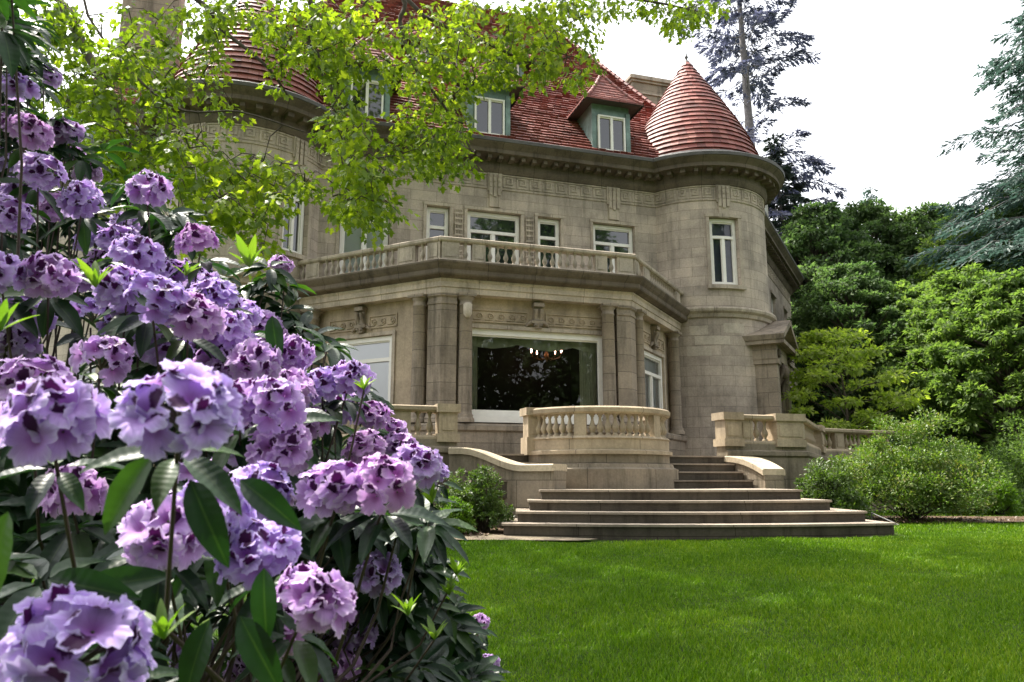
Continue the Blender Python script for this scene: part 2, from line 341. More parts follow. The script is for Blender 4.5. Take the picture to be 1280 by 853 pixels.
def petal_mat():
    m, t, b, o = mat('lilac_petal'); L = t.links.new
    uv = nd(t, 'ShaderNodeUVMap'); oi = nd(t, 'ShaderNodeObjectInfo'); g = nd(t, 'ShaderNodeNewGeometry')
    ln = nd(t, 'ShaderNodeVectorMath', operation='LENGTH'); L(uv.outputs[0], ln.inputs[0])
    edge = ramp(t, ln.outputs['Value'], [(0, (.40, .13, .44)), (.3, (.55, .30, .68)), (.75, (.63, .42, .81)), (1, (.77, .62, .90))])
    tint = ramp(t, oi.outputs['Random'], [(0, (.90, .96, 1.05)), (.5, (1, 1, 1)), (1, (1.1, .95, .97))]); c = mixc(t, 1., edge, tint, 'MULTIPLY')
    isl = ramp(t, g.outputs['Random Per Island'], [(0, (.88, .88, .90)), (1, (1.10, 1.10, 1.08))]); c = mixc(t, 1., c, isl, 'MULTIPLY')
    # streaks along the petals
    sx = nd(t, 'ShaderNodeSeparateXYZ'); L(uv.outputs[0], sx.inputs[0]); at = nd(t, 'ShaderNodeMath', operation='ARCTAN2'); L(sx.outputs[1], at.inputs[0]); L(sx.outputs[0], at.inputs[1])
    cb = nd(t, 'ShaderNodeCombineXYZ'); sc = nd(t, 'ShaderNodeMath', operation='MULTIPLY'); L(at.outputs[0], sc.inputs[0]); sc.inputs[1].default_value = 7.; L(sc.outputs[0], cb.inputs[0]); L(ln.outputs['Value'], cb.inputs[1])
    ns = nd(t, 'ShaderNodeTexNoise', Scale=2.0, Detail=4.0); L(cb.outputs[0], ns.inputs[0])
    c = mixc(t, 1., c, ramp(t, ns.outputs[0], [(.35, (.90, .86, .93)), (.65, (1.06, 1.08, 1.04))]), 'MULTIPLY')
    # the dark blotch on the upper petal
    mp = nd(t, 'ShaderNodeMapping'); mp.inputs['Location'].default_value = (0, -.56 * 2.0, 0); mp.inputs['Scale'].default_value = (3.1, 2.0, 1); L(uv.outputs[0], mp.inputs[0])
    bl = nd(t, 'ShaderNodeVectorMath', operation='LENGTH'); L(mp.outputs[0], bl.inputs[0])
    nb = nd(t, 'ShaderNodeTexNoise', Scale=9.0, Detail=4.0); L(uv.outputs[0], nb.inputs[0]); ad = nd(t, 'ShaderNodeMath', operation='MULTIPLY_ADD'); L(nb.outputs[0], ad.inputs[0]); ad.inputs[1].default_value = .9; L(bl.outputs['Value'], ad.inputs[2])
    f = ramp(t, ad.outputs[0], [(.0, (1, 1, 1)), (.9, (1, 1, 1)), (1., (0, 0, 0))])
    mr = nd(t, 'ShaderNodeMath', operation='MULTIPLY'); L(ad.outputs[0], mr.inputs[0]); mr.inputs[1].default_value = .72
    f = ramp(t, mr.outputs[0], [(.82, (1, 1, 1)), (.98, (0, 0, 0))])
    c = mixc(t, f, c, (.045, .004, .05))
    L(c, b.inputs['Base Color']); b.inputs['Roughness'].default_value = .6; b.inputs['Specular IOR Level'].default_value = .3
    tl = nd(t, 'ShaderNodeBsdfTranslucent'); L(c, tl.inputs[0]); mx = nd(t, 'ShaderNodeMixShader'); mx.inputs[0].default_value = .36
    L(b.outputs[0], mx.inputs[1]); L(tl.outputs[0], mx.inputs[2]); L(mx.outputs[0], o.inputs[0])
    return m
M_petal = petal_mat()

def ground_mat(name, cols, scale):
    m, t, b, o = mat(name); L = t.links.new
    tc = nd(t, 'ShaderNodeTexCoord'); n = nd(t, 'ShaderNodeTexNoise', Scale=scale, Detail=9.0, Roughness=.75); L(tc.outputs['Object'], n.inputs[0])
    L(ramp(t, n.outputs[0], [(.3, cols[0]), (.5, cols[1]), (.7, cols[2])]), b.inputs['Base Color']); b.inputs['Roughness'].default_value = .95; b.inputs['Specular IOR Level'].default_value = .1
    bu = nd(t, 'ShaderNodeBump', Strength=.8, Distance=.03); L(n.outputs[0], bu.inputs['Height']); L(bu.outputs[0], b.inputs['Normal'])
    return m
M_lawn = ground_mat('lawn_green', [(.02, .038, .007), (.034, .062, .009), (.055, .085, .014)], 5.)
M_soil = ground_mat('bark_mulch', [(.045, .03, .02), (.10, .068, .045), (.2, .14, .10)], 14.)
M_path = ground_mat('pale_path', [(.12, .10, .07), (.20, .165, .12), (.27, .23, .17)], 8.)

# ------------------------------------------------------------------ house frame
HX, HY, HR = .65, 17.8, radians(17)
def Wd(u, v, z=0): return Vector((HX + u * cos(HR) - v * sin(HR), HY + u * sin(HR) + v * cos(HR), z))
def Lc(x, y):
    dx, dy = x - HX, y - HY; return (dx * cos(HR) + dy * sin(HR), -dx * sin(HR) + dy * cos(HR))
ZT = .465; WM = 3.5; TX, TY, TR = 7.05, 4.56, 2.235; JX = TX - 1.967; OFF = 1.06
ZB = 4.95; ZE = 8.9

house = empty('mansion', 'grey sandstone mansion with red tiled roof, round corner turrets and a balustraded bay', 'mansion', loc=(HX, HY, 0), rz=HR)
HM = house
def hb(mb, name, m, parent=None): return mb.build(name, m, parent or house)

# ---- ground lines
def gz(x, y):
    t = 11.0 - y; s = t if t > 3 else (math.log1p(math.exp(min(30, t * 1.6))) / 1.6)
    return -.79 - .068 * s + .03 * sin(x * .45 + 1) * cos(y * .37)
GV = np.vectorize(gz)

# ---- windows
def window(f, s0, s1, z0, z1, d=-.21, style='transom', pane=M_gdark, ds=99, parent=None, fw=.1, name='window', pane_back=None, frame=M_white, drop=.62):
    mb = MB(); k = fw
    mb.fbox(f, s0, s1, z0, z0 + k, d, d + .09, ds); mb.fbox(f, s0, s1, z1 - k, z1, d, d + .09, ds)
    mb.fbox(f, s0, s0 + k, z0 + k, z1 - k, d, d + .088); mb.fbox(f, s1 - k, s1, z0 + k, z1 - k, d, d + .088)
    i = k + .035
    mb.fbox(f, s0 + k, s1 - k, z0 + k, z0 + i, d, d + .05, ds); mb.fbox(f, s0 + k, s1 - k, z1 - i, z1 - k, d, d + .05, ds)
    if style in ('transom', 'transom1'):
        zt = z1 - drop
        mb.fbox(f, s0 + k, s1 - k, zt, zt + .09, d, d + .085, ds)
        if style == 'transom':
            m = (s0 + s1) / 2; mb.fbox(f, m - .045, m + .045, z0 + k, zt, d, d + .08)
            for a, b in ((s0 + k, m - .045), (m + .045, s1 - k)):
                mb.fbox(f, a, a + .03, z0 + k, zt, d, d + .05); mb.fbox(f, b - .03, b, z0 + k, zt, d, d + .05)
    if style == 'casement':
        m = (s0 + s1) / 2; mb.fbox(f, m - .04, m + .04, z0 + k, z1 - k, d, d + .08)
    o = mb.build(name, frame, parent or house)
    g = MB(); n = max(1, int(math.ceil((s1 - s0) / ds)))
    for q in range(n):
        a, b = s0 + (s1 - s0) * q / n, s0 + (s1 - s0) * (q + 1) / n
        g.poly([f(a, z0, d + .02), f(b, z0, d + .02), f(b, z1, d + .02), f(a, z1, d + .02)])
    return o, g, d

def full_window(f, s0, s1, z0, z1, pane=None, pane_back=None, **kw):
    o, g, d = window(f, s0, s1, z0, z1, **kw)
    g.build('pane', pane or M_gdark, o)
    if pane_back:
        b = MB(); b.fbox(f, s0 + .02, s1 - .02, z0 + .02, z1 - .02, d - .10, d - .06); b.build('pane_back', pane_back, o)
    return o

# ---- main wall, openings found by measuring the photograph against the wall's plane
def u_at(px, py, wv):
    """where the sight line of a photo point meets a front-parallel plane at depth wv -> (u, z)"""
    v = 426.5 - py; yc = F * cos(PITCH) - v * sin(PITCH); zc = F * sin(PITCH) + v * cos(PITCH); r = (px - 640) / yc
    # HX + u c - wv s = r (HY + u s + wv c)
    c, s = cos(HR), sin(HR); u = (r * (HY + wv * c) - HX + wv * s) / (c - r * s); Y = HY + u * s + wv * c
    return u, Y * zc / yc
fm = linef(0, WM, 1, 0)
W2 = []
for a, b, st, pn, bl in ((425, 487, 'transom', M_gclear, M_skyback), (533, 562, 'transom1', None, None), (584, 651, 'transom', None, None), (672, 701, 'transom1', None, None), (741, 793, 'transom', None, None)):
    u0 = u_at(a, 280, WM)[0]; u1 = u_at(b, 285, WM)[0]; W2.append((u0, u1, st, pn, bl))
z2a, z2b = 5.3, 7.68
mb = MB(); wall(mb, fm, -JX, JX, ZT - .3, ZE, [(a, b, z2a, z2b) for a, b, *_ in W2]); hb(mb, 'wall', M_wall)
for a, b, st, pn, bl in W2:
    full_window(fm, a + .02, b - .02, z2a, z2b - .02, pane=pn, pane_back=bl, style=st)
    tr = MB(); tr.fbox(fm, a - .1, b + .1, z2b + .002, z2b + .09, .0, .045); tr.fbox(fm, a - .09, a - .002, z2a, z2b, 0, .03); tr.fbox(fm, b + .002, b + .09, z2a, z2b, 0, .03)
    hb(tr, 'window_surround', M_trim)
# fluted panels between the triple lights
for k in (1, 2):
    a = W2[k][1] + .14; b = W2[k + 1][0] - .14; mb = MB(); n = 5; p = (b - a) / n
    for i in range(n): mb.fbox(fm, a + p * i + .012, a + p * (i + 1) - .012, z2a, z2b - .05, .0, .05)
    for i in range(14): mb.fbox(fm, a, b, z2a + .1 + i * .16, z2a + .16 + i * .16, .05, .062)
    hb(mb, 'carved_panel', M_trim)

# ---- turrets and wings
def mir(f): return lambda s, z, d=0: (lambda q: (-q[0], q[1], q[2]))(f(s, z, d))
A0, A1 = radians(-151.7), radians(16.7)
ft = arcf(TX, TY, TR)
def ang_px(px, py):
    """angle on the right turret's face for a photo point"""
    v = 426.5 - py; yc = F * cos(PITCH) - v * sin(PITCH); r = (px - 640) / yc
    d = Vector((r, 1)).normalized(); c = Wd(TX, TY); o = Vector((c.x, c.y)); k = d.dot(o); h = k * k - (o.length_squared - TR * TR); p = d * (k - sqrt(max(0, h)))
    q = Lc(p.x, p.y); return atan2(q[1] - TY, q[0] - TX)
wa, wb = ang_px(888, 315) * TR, ang_px(924, 315) * TR
tz0, tz1 = 5.72, 7.84
ARCN = 28
def turret(flip, wops, zbot):
    f = ft if not flip else (lambda s, z, d=0: (lambda q: (-q[0], q[1], q[2]))(ft(s, z, d)))
    mb = MB(); wall(mb, f, A0 * TR, A1 * TR, zbot, ZE, [(a, b, c, d) for a, b, c, d in wops], ds=.28)
    o = hb(mb, 'turret_wall', M_wall)
    for a, b, c, d in wops:
        full_window(f, a + .015, b - .015, c, d - .02, style='transom', ds=.2, parent=house, pane_back=M_drape if not flip else None, pane=M_gclear if not flip else None)
        t = MB(); t.fbox(f, a - .12, b + .12, d + .002, d + .1, 0, .05, .2); t.fbox(f, a - .13, b + .13, c - .12, c - .002, 0, .1, .2)
        t.fbox(f, a - .1, a - .002, c, d, 0, .035, .2); t.fbox(f, b + .002, b + .1, c, d, 0, .035, .2); hb(t, 'window_surround', M_trim)
    return f
wop = [(wa, wb, tz0, tz1)]
door_c = radians(-45) * TR
turret(False, wop, -1.2)
# left turret: two narrow windows seen through the maple
la = radians(-128) * TR; lb = radians(-60) * TR
turret(True, [(la - .4, la + .4, tz0, tz1), (lb - .4, lb + .4, tz0, tz1)], -1.2)
WL = 14.0
fw_r = linef(TX + OFF * .7071, TY - OFF * .7071, 1, 1)
fw_l = mir(fw_r)
for f, nm in ((fw_r, 'r'), (fw_l, 'l')):
    ops = [(4.3, 5.4, 5.4, 7.7), (8.2, 9.3, 5.4, 7.7), (11.6, 12.5, 5.4, 7.7), (4.3, 5.7, .6, 3.4), (10.5, 12.2, 1.0, 3.4)]
    mb = MB(); wall(mb, f, 1.9, WL, -1.2, ZE, ops)
    e = f(WL, 0); e2 = f(WL, 0, -9)
    mb.poly([(e[0], e[1], -1.2), (e2[0], e2[1], -1.2), (e2[0], e2[1], ZE), (e[0], e[1], ZE)])
    hb(mb, 'wing_wall', M_wall)
    for a, b, c, d in ops:
        full_window(f, a + .02, b - .02, c, d - .02, style='transom')
        t = MB(); t.fbox(f, a - .1, b + .1, d + .002, d + .12, 0, .06); hb(t, 'lintel', M_trim)
        t = MB(); t.fbox(f, a - .12, b + .12, c - .12, c - .002, 0, .1); hb(t, 'window_sill', M_trim)

for x0_, x1_, y0_, y1_ in ((862, 885, 397, 410), (905, 930, 397, 410), (868, 912, 411, 423), (858, 888, 424, 437)):
    zt_, zb_ = (u_at(x0_, y, TY - TR)[1] * 1.0 for y in (y0_, y1_))
    aa, ab = ang_px(x0_, 415) * TR, ang_px(x1_, 415) * TR; m = MB(); m.fbox(ft, aa, ab, zb_ * .97, zt_ * .97 - .015, -.05, .004, .2); hb(m, 'replaced_stone', M_pale)

# outline from the left wing's end round to the right wing's end
arcR = [(TX + TR * cos(A0 + (A1 - A0) * i / ARCN), TY + TR * sin(A0 + (A1 - A0) * i / ARCN)) for i in range(ARCN + 1)]
arcL = [(-x, y) for x, y in arcR][::-1]
we = fw_r(WL, 0); OUT = [(-we[0], we[1])] + arcL + arcR + [(we[0], we[1])]
PL = [0]
for a, b in zip(OUT, OUT[1:]): PL.append(PL[-1] + math.dist(a, b))
def outf(s, z, d=0):
    i = 0
    while i < len(PL) - 2 and PL[i + 1] < s: i += 1
    a, b = OUT[i], OUT[i + 1]; t = (s - PL[i]) / (PL[i + 1] - PL[i]); l = PL[i + 1] - PL[i]
    dx, dy = (b[0] - a[0]) / l, (b[1] - a[1]) / l
    return (a[0] + (b[0] - a[0]) * t + dy * d, a[1] + (b[1] - a[1]) * t - dx * d, z)
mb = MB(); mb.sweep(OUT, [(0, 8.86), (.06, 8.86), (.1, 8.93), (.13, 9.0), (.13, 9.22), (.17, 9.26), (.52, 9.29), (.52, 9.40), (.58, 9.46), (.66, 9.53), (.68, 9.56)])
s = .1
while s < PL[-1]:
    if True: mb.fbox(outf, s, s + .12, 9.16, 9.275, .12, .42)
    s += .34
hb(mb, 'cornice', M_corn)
mb = MB(); mb.sweep(OUT, [(.60, 9.56), (.70, 9.565), (.71, 9.66), (.69, 9.68), (.4, 9.70), (.3, 9.9)]); hb(mb, 'gutter', M_lead)
# string courses under the frieze and at first-floor level
mb = MB(); mb.sweep(OUT, [(0, 8.36), (.03, 8.37), (.035, 8.41), (0.0, 8.43)]); mb.sweep(OUT, [(0, 8.80), (.03, 8.81), (.03, 8.85), (0, 8.86)]); hb(mb, 'frieze_moulding', M_trim)
def band(path): 
    m = MB(); m.sweep(path, [(0, 4.72), (.06, 4.74), (.09, 4.84), (.17, 4.9), (.19, 4.97), (.17, 5.02), (0, 5.06)]); return m
hb(band(arcR + [(we[0], we[1])]), 'string_course', M_trim); hb(band([(-we[0], we[1])] + arcL), 'string_course', M_trim)
# greek key
mb = MB(); zb, uu = 8.46, .047
key = [(0, 0, 7, 1), (0, 1, 1, 7), (0, 6, 6, 7), (5, 2, 6, 6), (2, 2, 5, 3), (2, 3, 3, 5), (3, 4, 4, 5)]
def keyrun(s0, s1):
    n = int((s1 - s0) / (8 * uu)); p = (s1 - s0) / max(1, n); k = p / 8
    for i in range(n):
        for a, b, c, d in key: mb.fbox(outf, s0 + p * i + a * k, s0 + p * i + c * k, zb + b * uu, zb + d * uu, 0.0, .024)
iJL = PL[len(arcL)]; iR0 = PL[len(arcL) + 1]
base_front = iJL + JX
def key_block(s):
    m = MB()
    m.fbox(outf, s - .22, s + .22, 8.30, 8.86, 0, .05)
    for k in (-1, 0, 1):
        m.fbox(outf, s + k * .13 - .045, s + k * .13 + .045, 8.12 + abs(k) * .05, 8.82, .05, .085)
        for z in (8.78, 8.62, 8.46): m.fbox(outf, s + k * .13 - .035, s + k * .13 + .035, z - .05, z, .085, .1)
    m.fbox(outf, s - .16, s + .16, 7.82, 8.30, 0, .045)
    hb(m, 'keystone', M_trim)
fr = [base_front + (W2[2][0] + W2[2][1]) / 2, base_front + (W2[4][0] + W2[4][1]) / 2, base_front + (W2[0][0] + W2[0][1]) / 2]
tw = iR0 - 0.0
tk = PL[len(arcL) + 1] + ((wa + wb) / 2 / TR - A0) * TR
tlk = [PL[1] + (A1 * TR - x) for x in (la, lb)]
ks = sorted(fr + [tk] + tlk)
for s in ks: key_block(s)
edges = [PL[1] + .1] + ks + [PL[-2] - .1]
for a, b in zip(edges, edges[1:]): keyrun(a + .26 if a in ks else a, b - .26 if b in ks else b)
keyrun(PL[-2] + .3, PL[-1] - .3)
hb(mb, 'frieze', M_trim)

# ---- roofs
SL = 1.17; EO = .56; ZR = 9.66
def tiled(mb, org, ds, dd, lo, hi, D, course=.20, tw=.24):
    """tiles laid on a plane. org: point at the eave, ds: unit along eave, dd: horizontal unit up-slope; lo(d),hi(d): extent along s at depth d"""
    cs = course / sqrt(1 + SL * SL); n = int(D / cs); rnd = random.Random(5)
    for i in range(n + 1):
        d0 = i * cs; d1 = min(D, d0 + cs * 1.06)
        if d1 <= d0: continue
        a, b = lo(d0), hi(d0); a1, b1 = lo(d1), hi(d1)
        if b - a < .02: continue
        m = max(1, int(round((b - a) / tw))); st = (b - a) / m; sh = (i % 2) * .5
        cuts = [a] + [a + st * (k + sh) for k in range(m + 1) if a + .02 < a + st * (k + sh) < b - .02] + [b]
        for s0, s1 in zip(cuts, cuts[1:]):
            t0 = a1 + (s0 - a) / (b - a) * (b1 - a1) if b1 > a1 else a1; t1 = a1 + (s1 - a) / (b - a) * (b1 - a1) if b1 > a1 else a1
            l = .065 + rnd.uniform(-.012, .018); l2 = .004
            g = min(.006, (s1 - s0) * .1)
            def pt(s, d, h): return (org[0] + ds[0] * s + dd[0] * (d - h * .75), org[1] + ds[1] * s + dd[1] * (d - h * .75), ZR + SL * d + h * .64)
            mb.poly([pt(s0 + g, d0, l), pt(s1 - g, d0, l), pt(t1 - g, d1, l2), pt(t0 + g, d1, l2)])
            mb.poly([pt(s0 + g, d0, -.01), pt(s1 - g, d0, -.01), pt(s1 - g, d0, l), pt(s0 + g, d0, l)])
ec = (TX + (.383) * (OFF + EO) / cos(radians(22.5)), TY - .924 * (OFF + EO) / cos(radians(22.5)))   # eave corner by the turret
TH = math.tan(radians(22.5)); DM = 8.6; DW = 6.0
roof = MB()
tiled(roof, (0, ec[1]), (1, 0), (0, 1), lambda d: -ec[0] + d * TH, lambda d: ec[0] - d * TH, DM)
for sg in (1, -1):
    r45 = .7071
    tiled(roof, (sg * ec[0], ec[1]), (sg * r45, r45), (-sg * r45, r45), lambda d: d * TH, lambda d: (WL + 1.2 - d) if d < DW else max(d * TH, 4.2 - (d - DW) * 1.2), DM)
o = hb(roof, 'roof', M_tile)
# backing under the tiles and the unseen back slopes
mb = MB()
def rp(x, y, d): return (x, y, ZR + SL * d - .015)
tipR = (ec[0] - DM * TH, ec[1] + DM)
mb.poly([rp(-ec[0], ec[1], 0), rp(ec[0], ec[1], 0), rp(tipR[0], tipR[1], DM), rp(-tipR[0], tipR[1], DM)])
for sg in (1, -1):
    def q(s, d): return rp(sg * (ec[0] + r45 * s - r45 * d), ec[1] + r45 * s + r45 * d, d)
    mb.poly([q(0, 0), q(WL + 1.2, 0), q(WL + 1.2 - DW, DW), q(4.2, DW), q(DM * TH, DM)])
    mb.poly([q(WL + 1.2, 0), (q(WL + 1.2, 0)[0] - sg * r45 * 12, q(WL + 1.2, 0)[1] + r45 * 12, ZR), q(WL + 1.2 - DW, DW)])
    e = q(WL + 1.2, 0); mb.poly([q(4.2, DW), q(WL + 1.2 - DW, DW), (e[0] - sg * r45 * 12, e[1] + r45 * 12, ZR), (sg * 1.0, ec[1] + 16, ZR)])
    mb.poly([(sg * tipR[0], tipR[1], ZR + SL * DM - .015), q(4.2, DW), (sg * 1.0, ec[1] + 16, ZR)])
mb.poly([(-tipR[0], tipR[1], ZR + SL * DM - .015), (tipR[0], tipR[1], ZR + SL * DM - .015), (1, ec[1] + 16, ZR), (-1, ec[1] + 16, ZR)])
hb(mb, 'roof_deck', M_darkwood)
# hip tiles
for sg in (1, -1):
    mb = MB(); n = 44
    for i in range(n):
        a, b = i / n, (i + 1.15) / n
        def hp(t, h): return Vector((sg * (ec[0] - DM * TH * t), ec[1] + DM * t, ZR + SL * DM * t + h))
        mb.tube([hp(a, .05), hp(b, .03)], [.085, .07], 7)
    hb(mb, 'hip_tiles', M_tile)

def cone(sg):
    prof = []; n = 24; H = 4.55; R0 = 2.35
    for i in range(n + 1):
        t = i / n; r = R0 * (1 - t) ** .86 * (1 + .10 * sin(pi * min(1, t * 1.15))); prof.append((max(r, .07), 9.72 + H * t))
    mb = MB(); rnd = random.Random(3)
    for i in range(n):
        (r0, z0), (r1, z1) = prof[i], prof[i + 1]; m = max(10, int(2 * pi * r0 / .25)); l = .075
        for k in range(m):
            A = 2 * pi * (k + .5 * (i % 2)) / m; B = A + 2 * pi / m * .975; j = rnd.uniform(-.006, .01)
            def c(r, a, z): return (sg * TX + r * cos(a), TY + r * sin(a), z)
            mb.poly([c(r0 + l + j, A, z0 - .02), c(r0 + l + j, B, z0 - .02), c(r1 + .004, B, z1 + .005), c(r1 + .004, A, z1 + .005)])
            mb.poly([c(r0 - .02, A, z0 - .02), c(r0 - .02, B, z0 - .02), c(r0 + l + j, B, z0 - .02), c(r0 + l + j, A, z0 - .02)])
    o = hb(mb, 'turret_roof', M_tile)
    d = MB(); d.lathe([(max(.02, r - .01), z) for r, z in prof], sg * TX, TY, 32); d.build('roof_deck', M_darkwood, o)
    z = 9.72 + H
    fi = MB(); fi.lathe([(.13, z - .12), (.10, z), (.05, z + .04), (.035, z + .12), (.07, z + .17), (.035, z + .23), (.02, z + .3), (.012, z + .5), (0, z + .52)], sg * TX, TY, 12)
    fi.build('finial', M_lead, o)
cone(1); cone(-1)

def dormer(u, wd=.62, zs=9.80, hh=1.22, small=False, f0=None):
    """copper-cheeked dormer with a hipped tile roof; f0 maps (s, depth, z)"""
    f0 = f0 or (lambda s, d, z: (s, ec[1] + d, z))
    def B(m, s0, s1, d0, d1, z0, z1):
        c = [f0(a, b, z) for z in (z0, z1) for a, b in ((s0, d0), (s1, d0), (s1, d1), (s0, d1))]
        for q in ((0, 1, 5, 4), (1, 2, 6, 5), (2, 3, 7, 6), (3, 0, 4, 7), (4, 5, 6, 7)): m.poly([c[i] for i in q])
    fd = .22 + max(0, (zs - 9.80) / SL); bk = fd + (hh + .55) / SL
    m = MB(); B(m, u - wd, u + wd, fd, bk, zs - .12, zs + hh + (.36 if hh > 1 else .16))
    ob = hb(m, 'dormer', M_copper)
    g = lambda s, z, d=0: f0(s, fd - d, z)
    t = MB(); t.fbox(g, u - wd - .05, u + wd + .05, zs - .12, zs + .0, 0, .07)
    for k in (-1, 1): t.fbox(g, u + k * (wd - .05) - .07, u + k * (wd - .05) + .07, zs, zs + hh + .16, 0, .04)
    t.build('copper_casing', M_copper, ob)
    o, gg, d = window(g, u - wd + .17, u + wd - .17, zs + .04, zs + hh - .02, d=.005, style='casement', parent=ob, fw=.05)
    o.name = 'window_frame'; gg.build('pane', M_gdark, ob)
    # hipped tile roof, flared at the eaves
    r = MB(); ov = .34; ze = zs + hh + (.34 if hh > 1 else .14); H = 1.35 if hh > 1 else .7; back = fd + (3.0 if hh > 1 else 1.4); n = 10
    sf = MB(); B(sf, u - wd - ov, u + wd + ov, fd - ov, bk + .5, ze - .03, ze + .02); sf.build('soffit', M_darkwood, ob)
    def prof(t): return (1 - t), (t ** 1.25) * H
    rd = random.Random(int(u * 10) + 50)
    for i in range(n):
        t0, t1 = i / n, min(1, (i + 1.08) / n); h0 = ze + .02 + prof(t0)[1]; h1 = ze + .02 + prof(t1)[1]
        for side in range(3):
            a0 = (wd + ov) * (1 - t0); a1 = (wd + ov) * (1 - t1); f_0 = fd - ov + (wd + ov) * t0; f_1 = fd - ov + (wd + ov) * t1; l = .035
            if side == 0: e = [(u - a0, f_0), (u + a0, f_0), (u + a1, f_1), (u - a1, f_1)]; out = (0, -1)
            elif side == 1: e = [(u + a0, f_0), (u + a0, back), (u + a1, back), (u + a1, f_1)]; out = (1, 0)
            else: e = [(u - a0, back), (u - a0, f_0), (u - a1, f_1), (u - a1, back)]; out = (-1, 0)
            L0 = math.dist(e[0], e[1]); m_ = max(1, int(L0 / .24))
            for k in range(m_):
                p, q = k / m_, (k + .97) / m_; lj = l + rd.uniform(-.006, .01)
                lerp = lambda A, Bq, t: (A[0] + (Bq[0] - A[0]) * t, A[1] + (Bq[1] - A[1]) * t)
                A, Bq = lerp(e[0], e[1], p), lerp(e[0], e[1], q); Cq, D = lerp(e[3], e[2], q), lerp(e[3], e[2], p)
                A2 = (A[0] + out[0] * lj, A[1] + out[1] * lj); B2 = (Bq[0] + out[0] * lj, Bq[1] + out[1] * lj)
                r.poly([f0(*A2, h0 + .02), f0(*B2, h0 + .02), f0(*Cq, h1), f0(*D, h1)])
                r.poly([f0(*A2, h0 - .03), f0(*B2, h0 - .03), f0(*B2, h0 + .02), f0(*A2, h0 + .02)])
    r.build('dormer_roof', M_tile, ob)
    hp = MB()
    for k in (-1, 1):
        pts = [Vector(f0(u + k * (wd + ov) * (1 - t), fd - ov + (wd + ov) * t, ze + .07 + prof(t)[1])) for t in [i / 8 for i in range(9)]]
        for i in range(8): hp.tube([pts[i], pts[i] + (pts[i + 1] - pts[i]) * 1.1], [.06, .045], 6)
    hp.tube([f0(u, fd + wd, ze + .06 + H), f0(u, back, ze + .06 + H)], .06, 6)
    hp.build('hip_tiles', M_tile, ob)
for px, py in ((458, 135), (611, 145), (763, 165)): dormer(u_at(px, py, ec[1] + .25)[0])
for u_ in (-1.9, 1.35): dormer(u_, wd=.36, zs=13.75, hh=.55)
for sg in (1, -1):
    dormer(6.2, f0=(lambda sg: lambda s, d, z: (sg * (ec[0] + r45 * s - r45 * d), ec[1] + r45 * s + r45 * d, z))(sg))
# chimneys
def chimney(u, v, wu, wv, z0, z1):
    m = MB(); m.box(u - wu, u + wu, v - wv, v + wv, z0, z1)
    o = hb(m, 'chimney', M_col); c = MB()
    for e, a, b in ((.06, z1 - .55, z1 - .48), (.08, z1, z1 + .1), (.17, z1 + .1, z1 + .24), (.10, z1 + .24, z1 + .32)): c.box(u - wu - e, u + wu + e, v - wv - e, v + wv + e, a, b)
    c.build('chimney_cap', M_trim, o)
    p = MB()
    for k in (-.4, .4): p.lathe([(.16, z1 + .32), (.14, z1 + .7), (.17, z1 + .74), (.12, z1 + .76)], u + k * wu, v, 12)
    if False: p.build('chimney_pot', M_tile, o)
chimney(9.45, 12.2, .95, .6, 12.5, 17.55)
chimney(-10.6, 9.0, .85, .6, 11.5, 17.2)

# ------------------------------------------------------------------ the bay
BW = 2.38; FE = 3.5
bay = [(-BW - FE, FE), (-BW, 0), (BW, 0), (BW + FE, FE)]
facets = [linef(-BW - FE, FE, 1, -1), linef(-BW, 0, 1, 0), linef(BW, 0, 1, 1)]
LF = FE * sqrt(2)
# plinth
mb = MB(); mb.sweep(bay, [(0.10, ZT - .9), (.10, ZT + .60), (.16, ZT + .64), (.17, ZT + .73), (.12, ZT + .79), (-.5, ZT + .81)], caps=False); hb(mb, 'bay_plinth', M_col)
zc0, zc1 = ZT + .81, 4.26
# front: picture window
bu0, bz1 = u_at(579, 405, .22); bu1, _ = u_at(755, 415, .22); bz0 = 1.43; bz1 = 3.52
fr_ = facets[1]
off = -.22
def inset(f, d0): return lambda s, z, d=0: f(s, z, d + d0)
fi = inset(fr_, off)
mb = MB(); wall(mb, fi, 0, 2 * BW, zc0 - .15, zc1 + .1, [(bu0 + BW, bu1 + BW, bz0 + .01, bz1)], rev=.2); hb(mb, 'bay_wall', M_tan)
o, g, d = window(fi, bu0 + BW + .01, bu1 + BW - .01, bz0, bz1, d=-.13, style='plain', fw=.14, name='picture_window')
g.build('pane', M_gclear, o)
mb = MB(); mb.fbox(fi, bu0 + BW - .05, bu1 + BW + .05, bz0 - .13, bz0 - .003, -.1, .16); mb.build('sill', M_white, o)
mb = MB(); mb.fbox(fi, bu0 + BW - .12, bu1 + BW + .12, bz1 + .003, bz1 + .09, 0, .05); mb.fbox(fi, bu0 + BW - .09, bu0 + BW - .003, bz0, bz1, 0, .04); mb.fbox(fi, bu1 + BW + .003, bu1 + BW + .09, bz0, bz1, 0, .04); hb(mb, 'window_surround', M_trim)
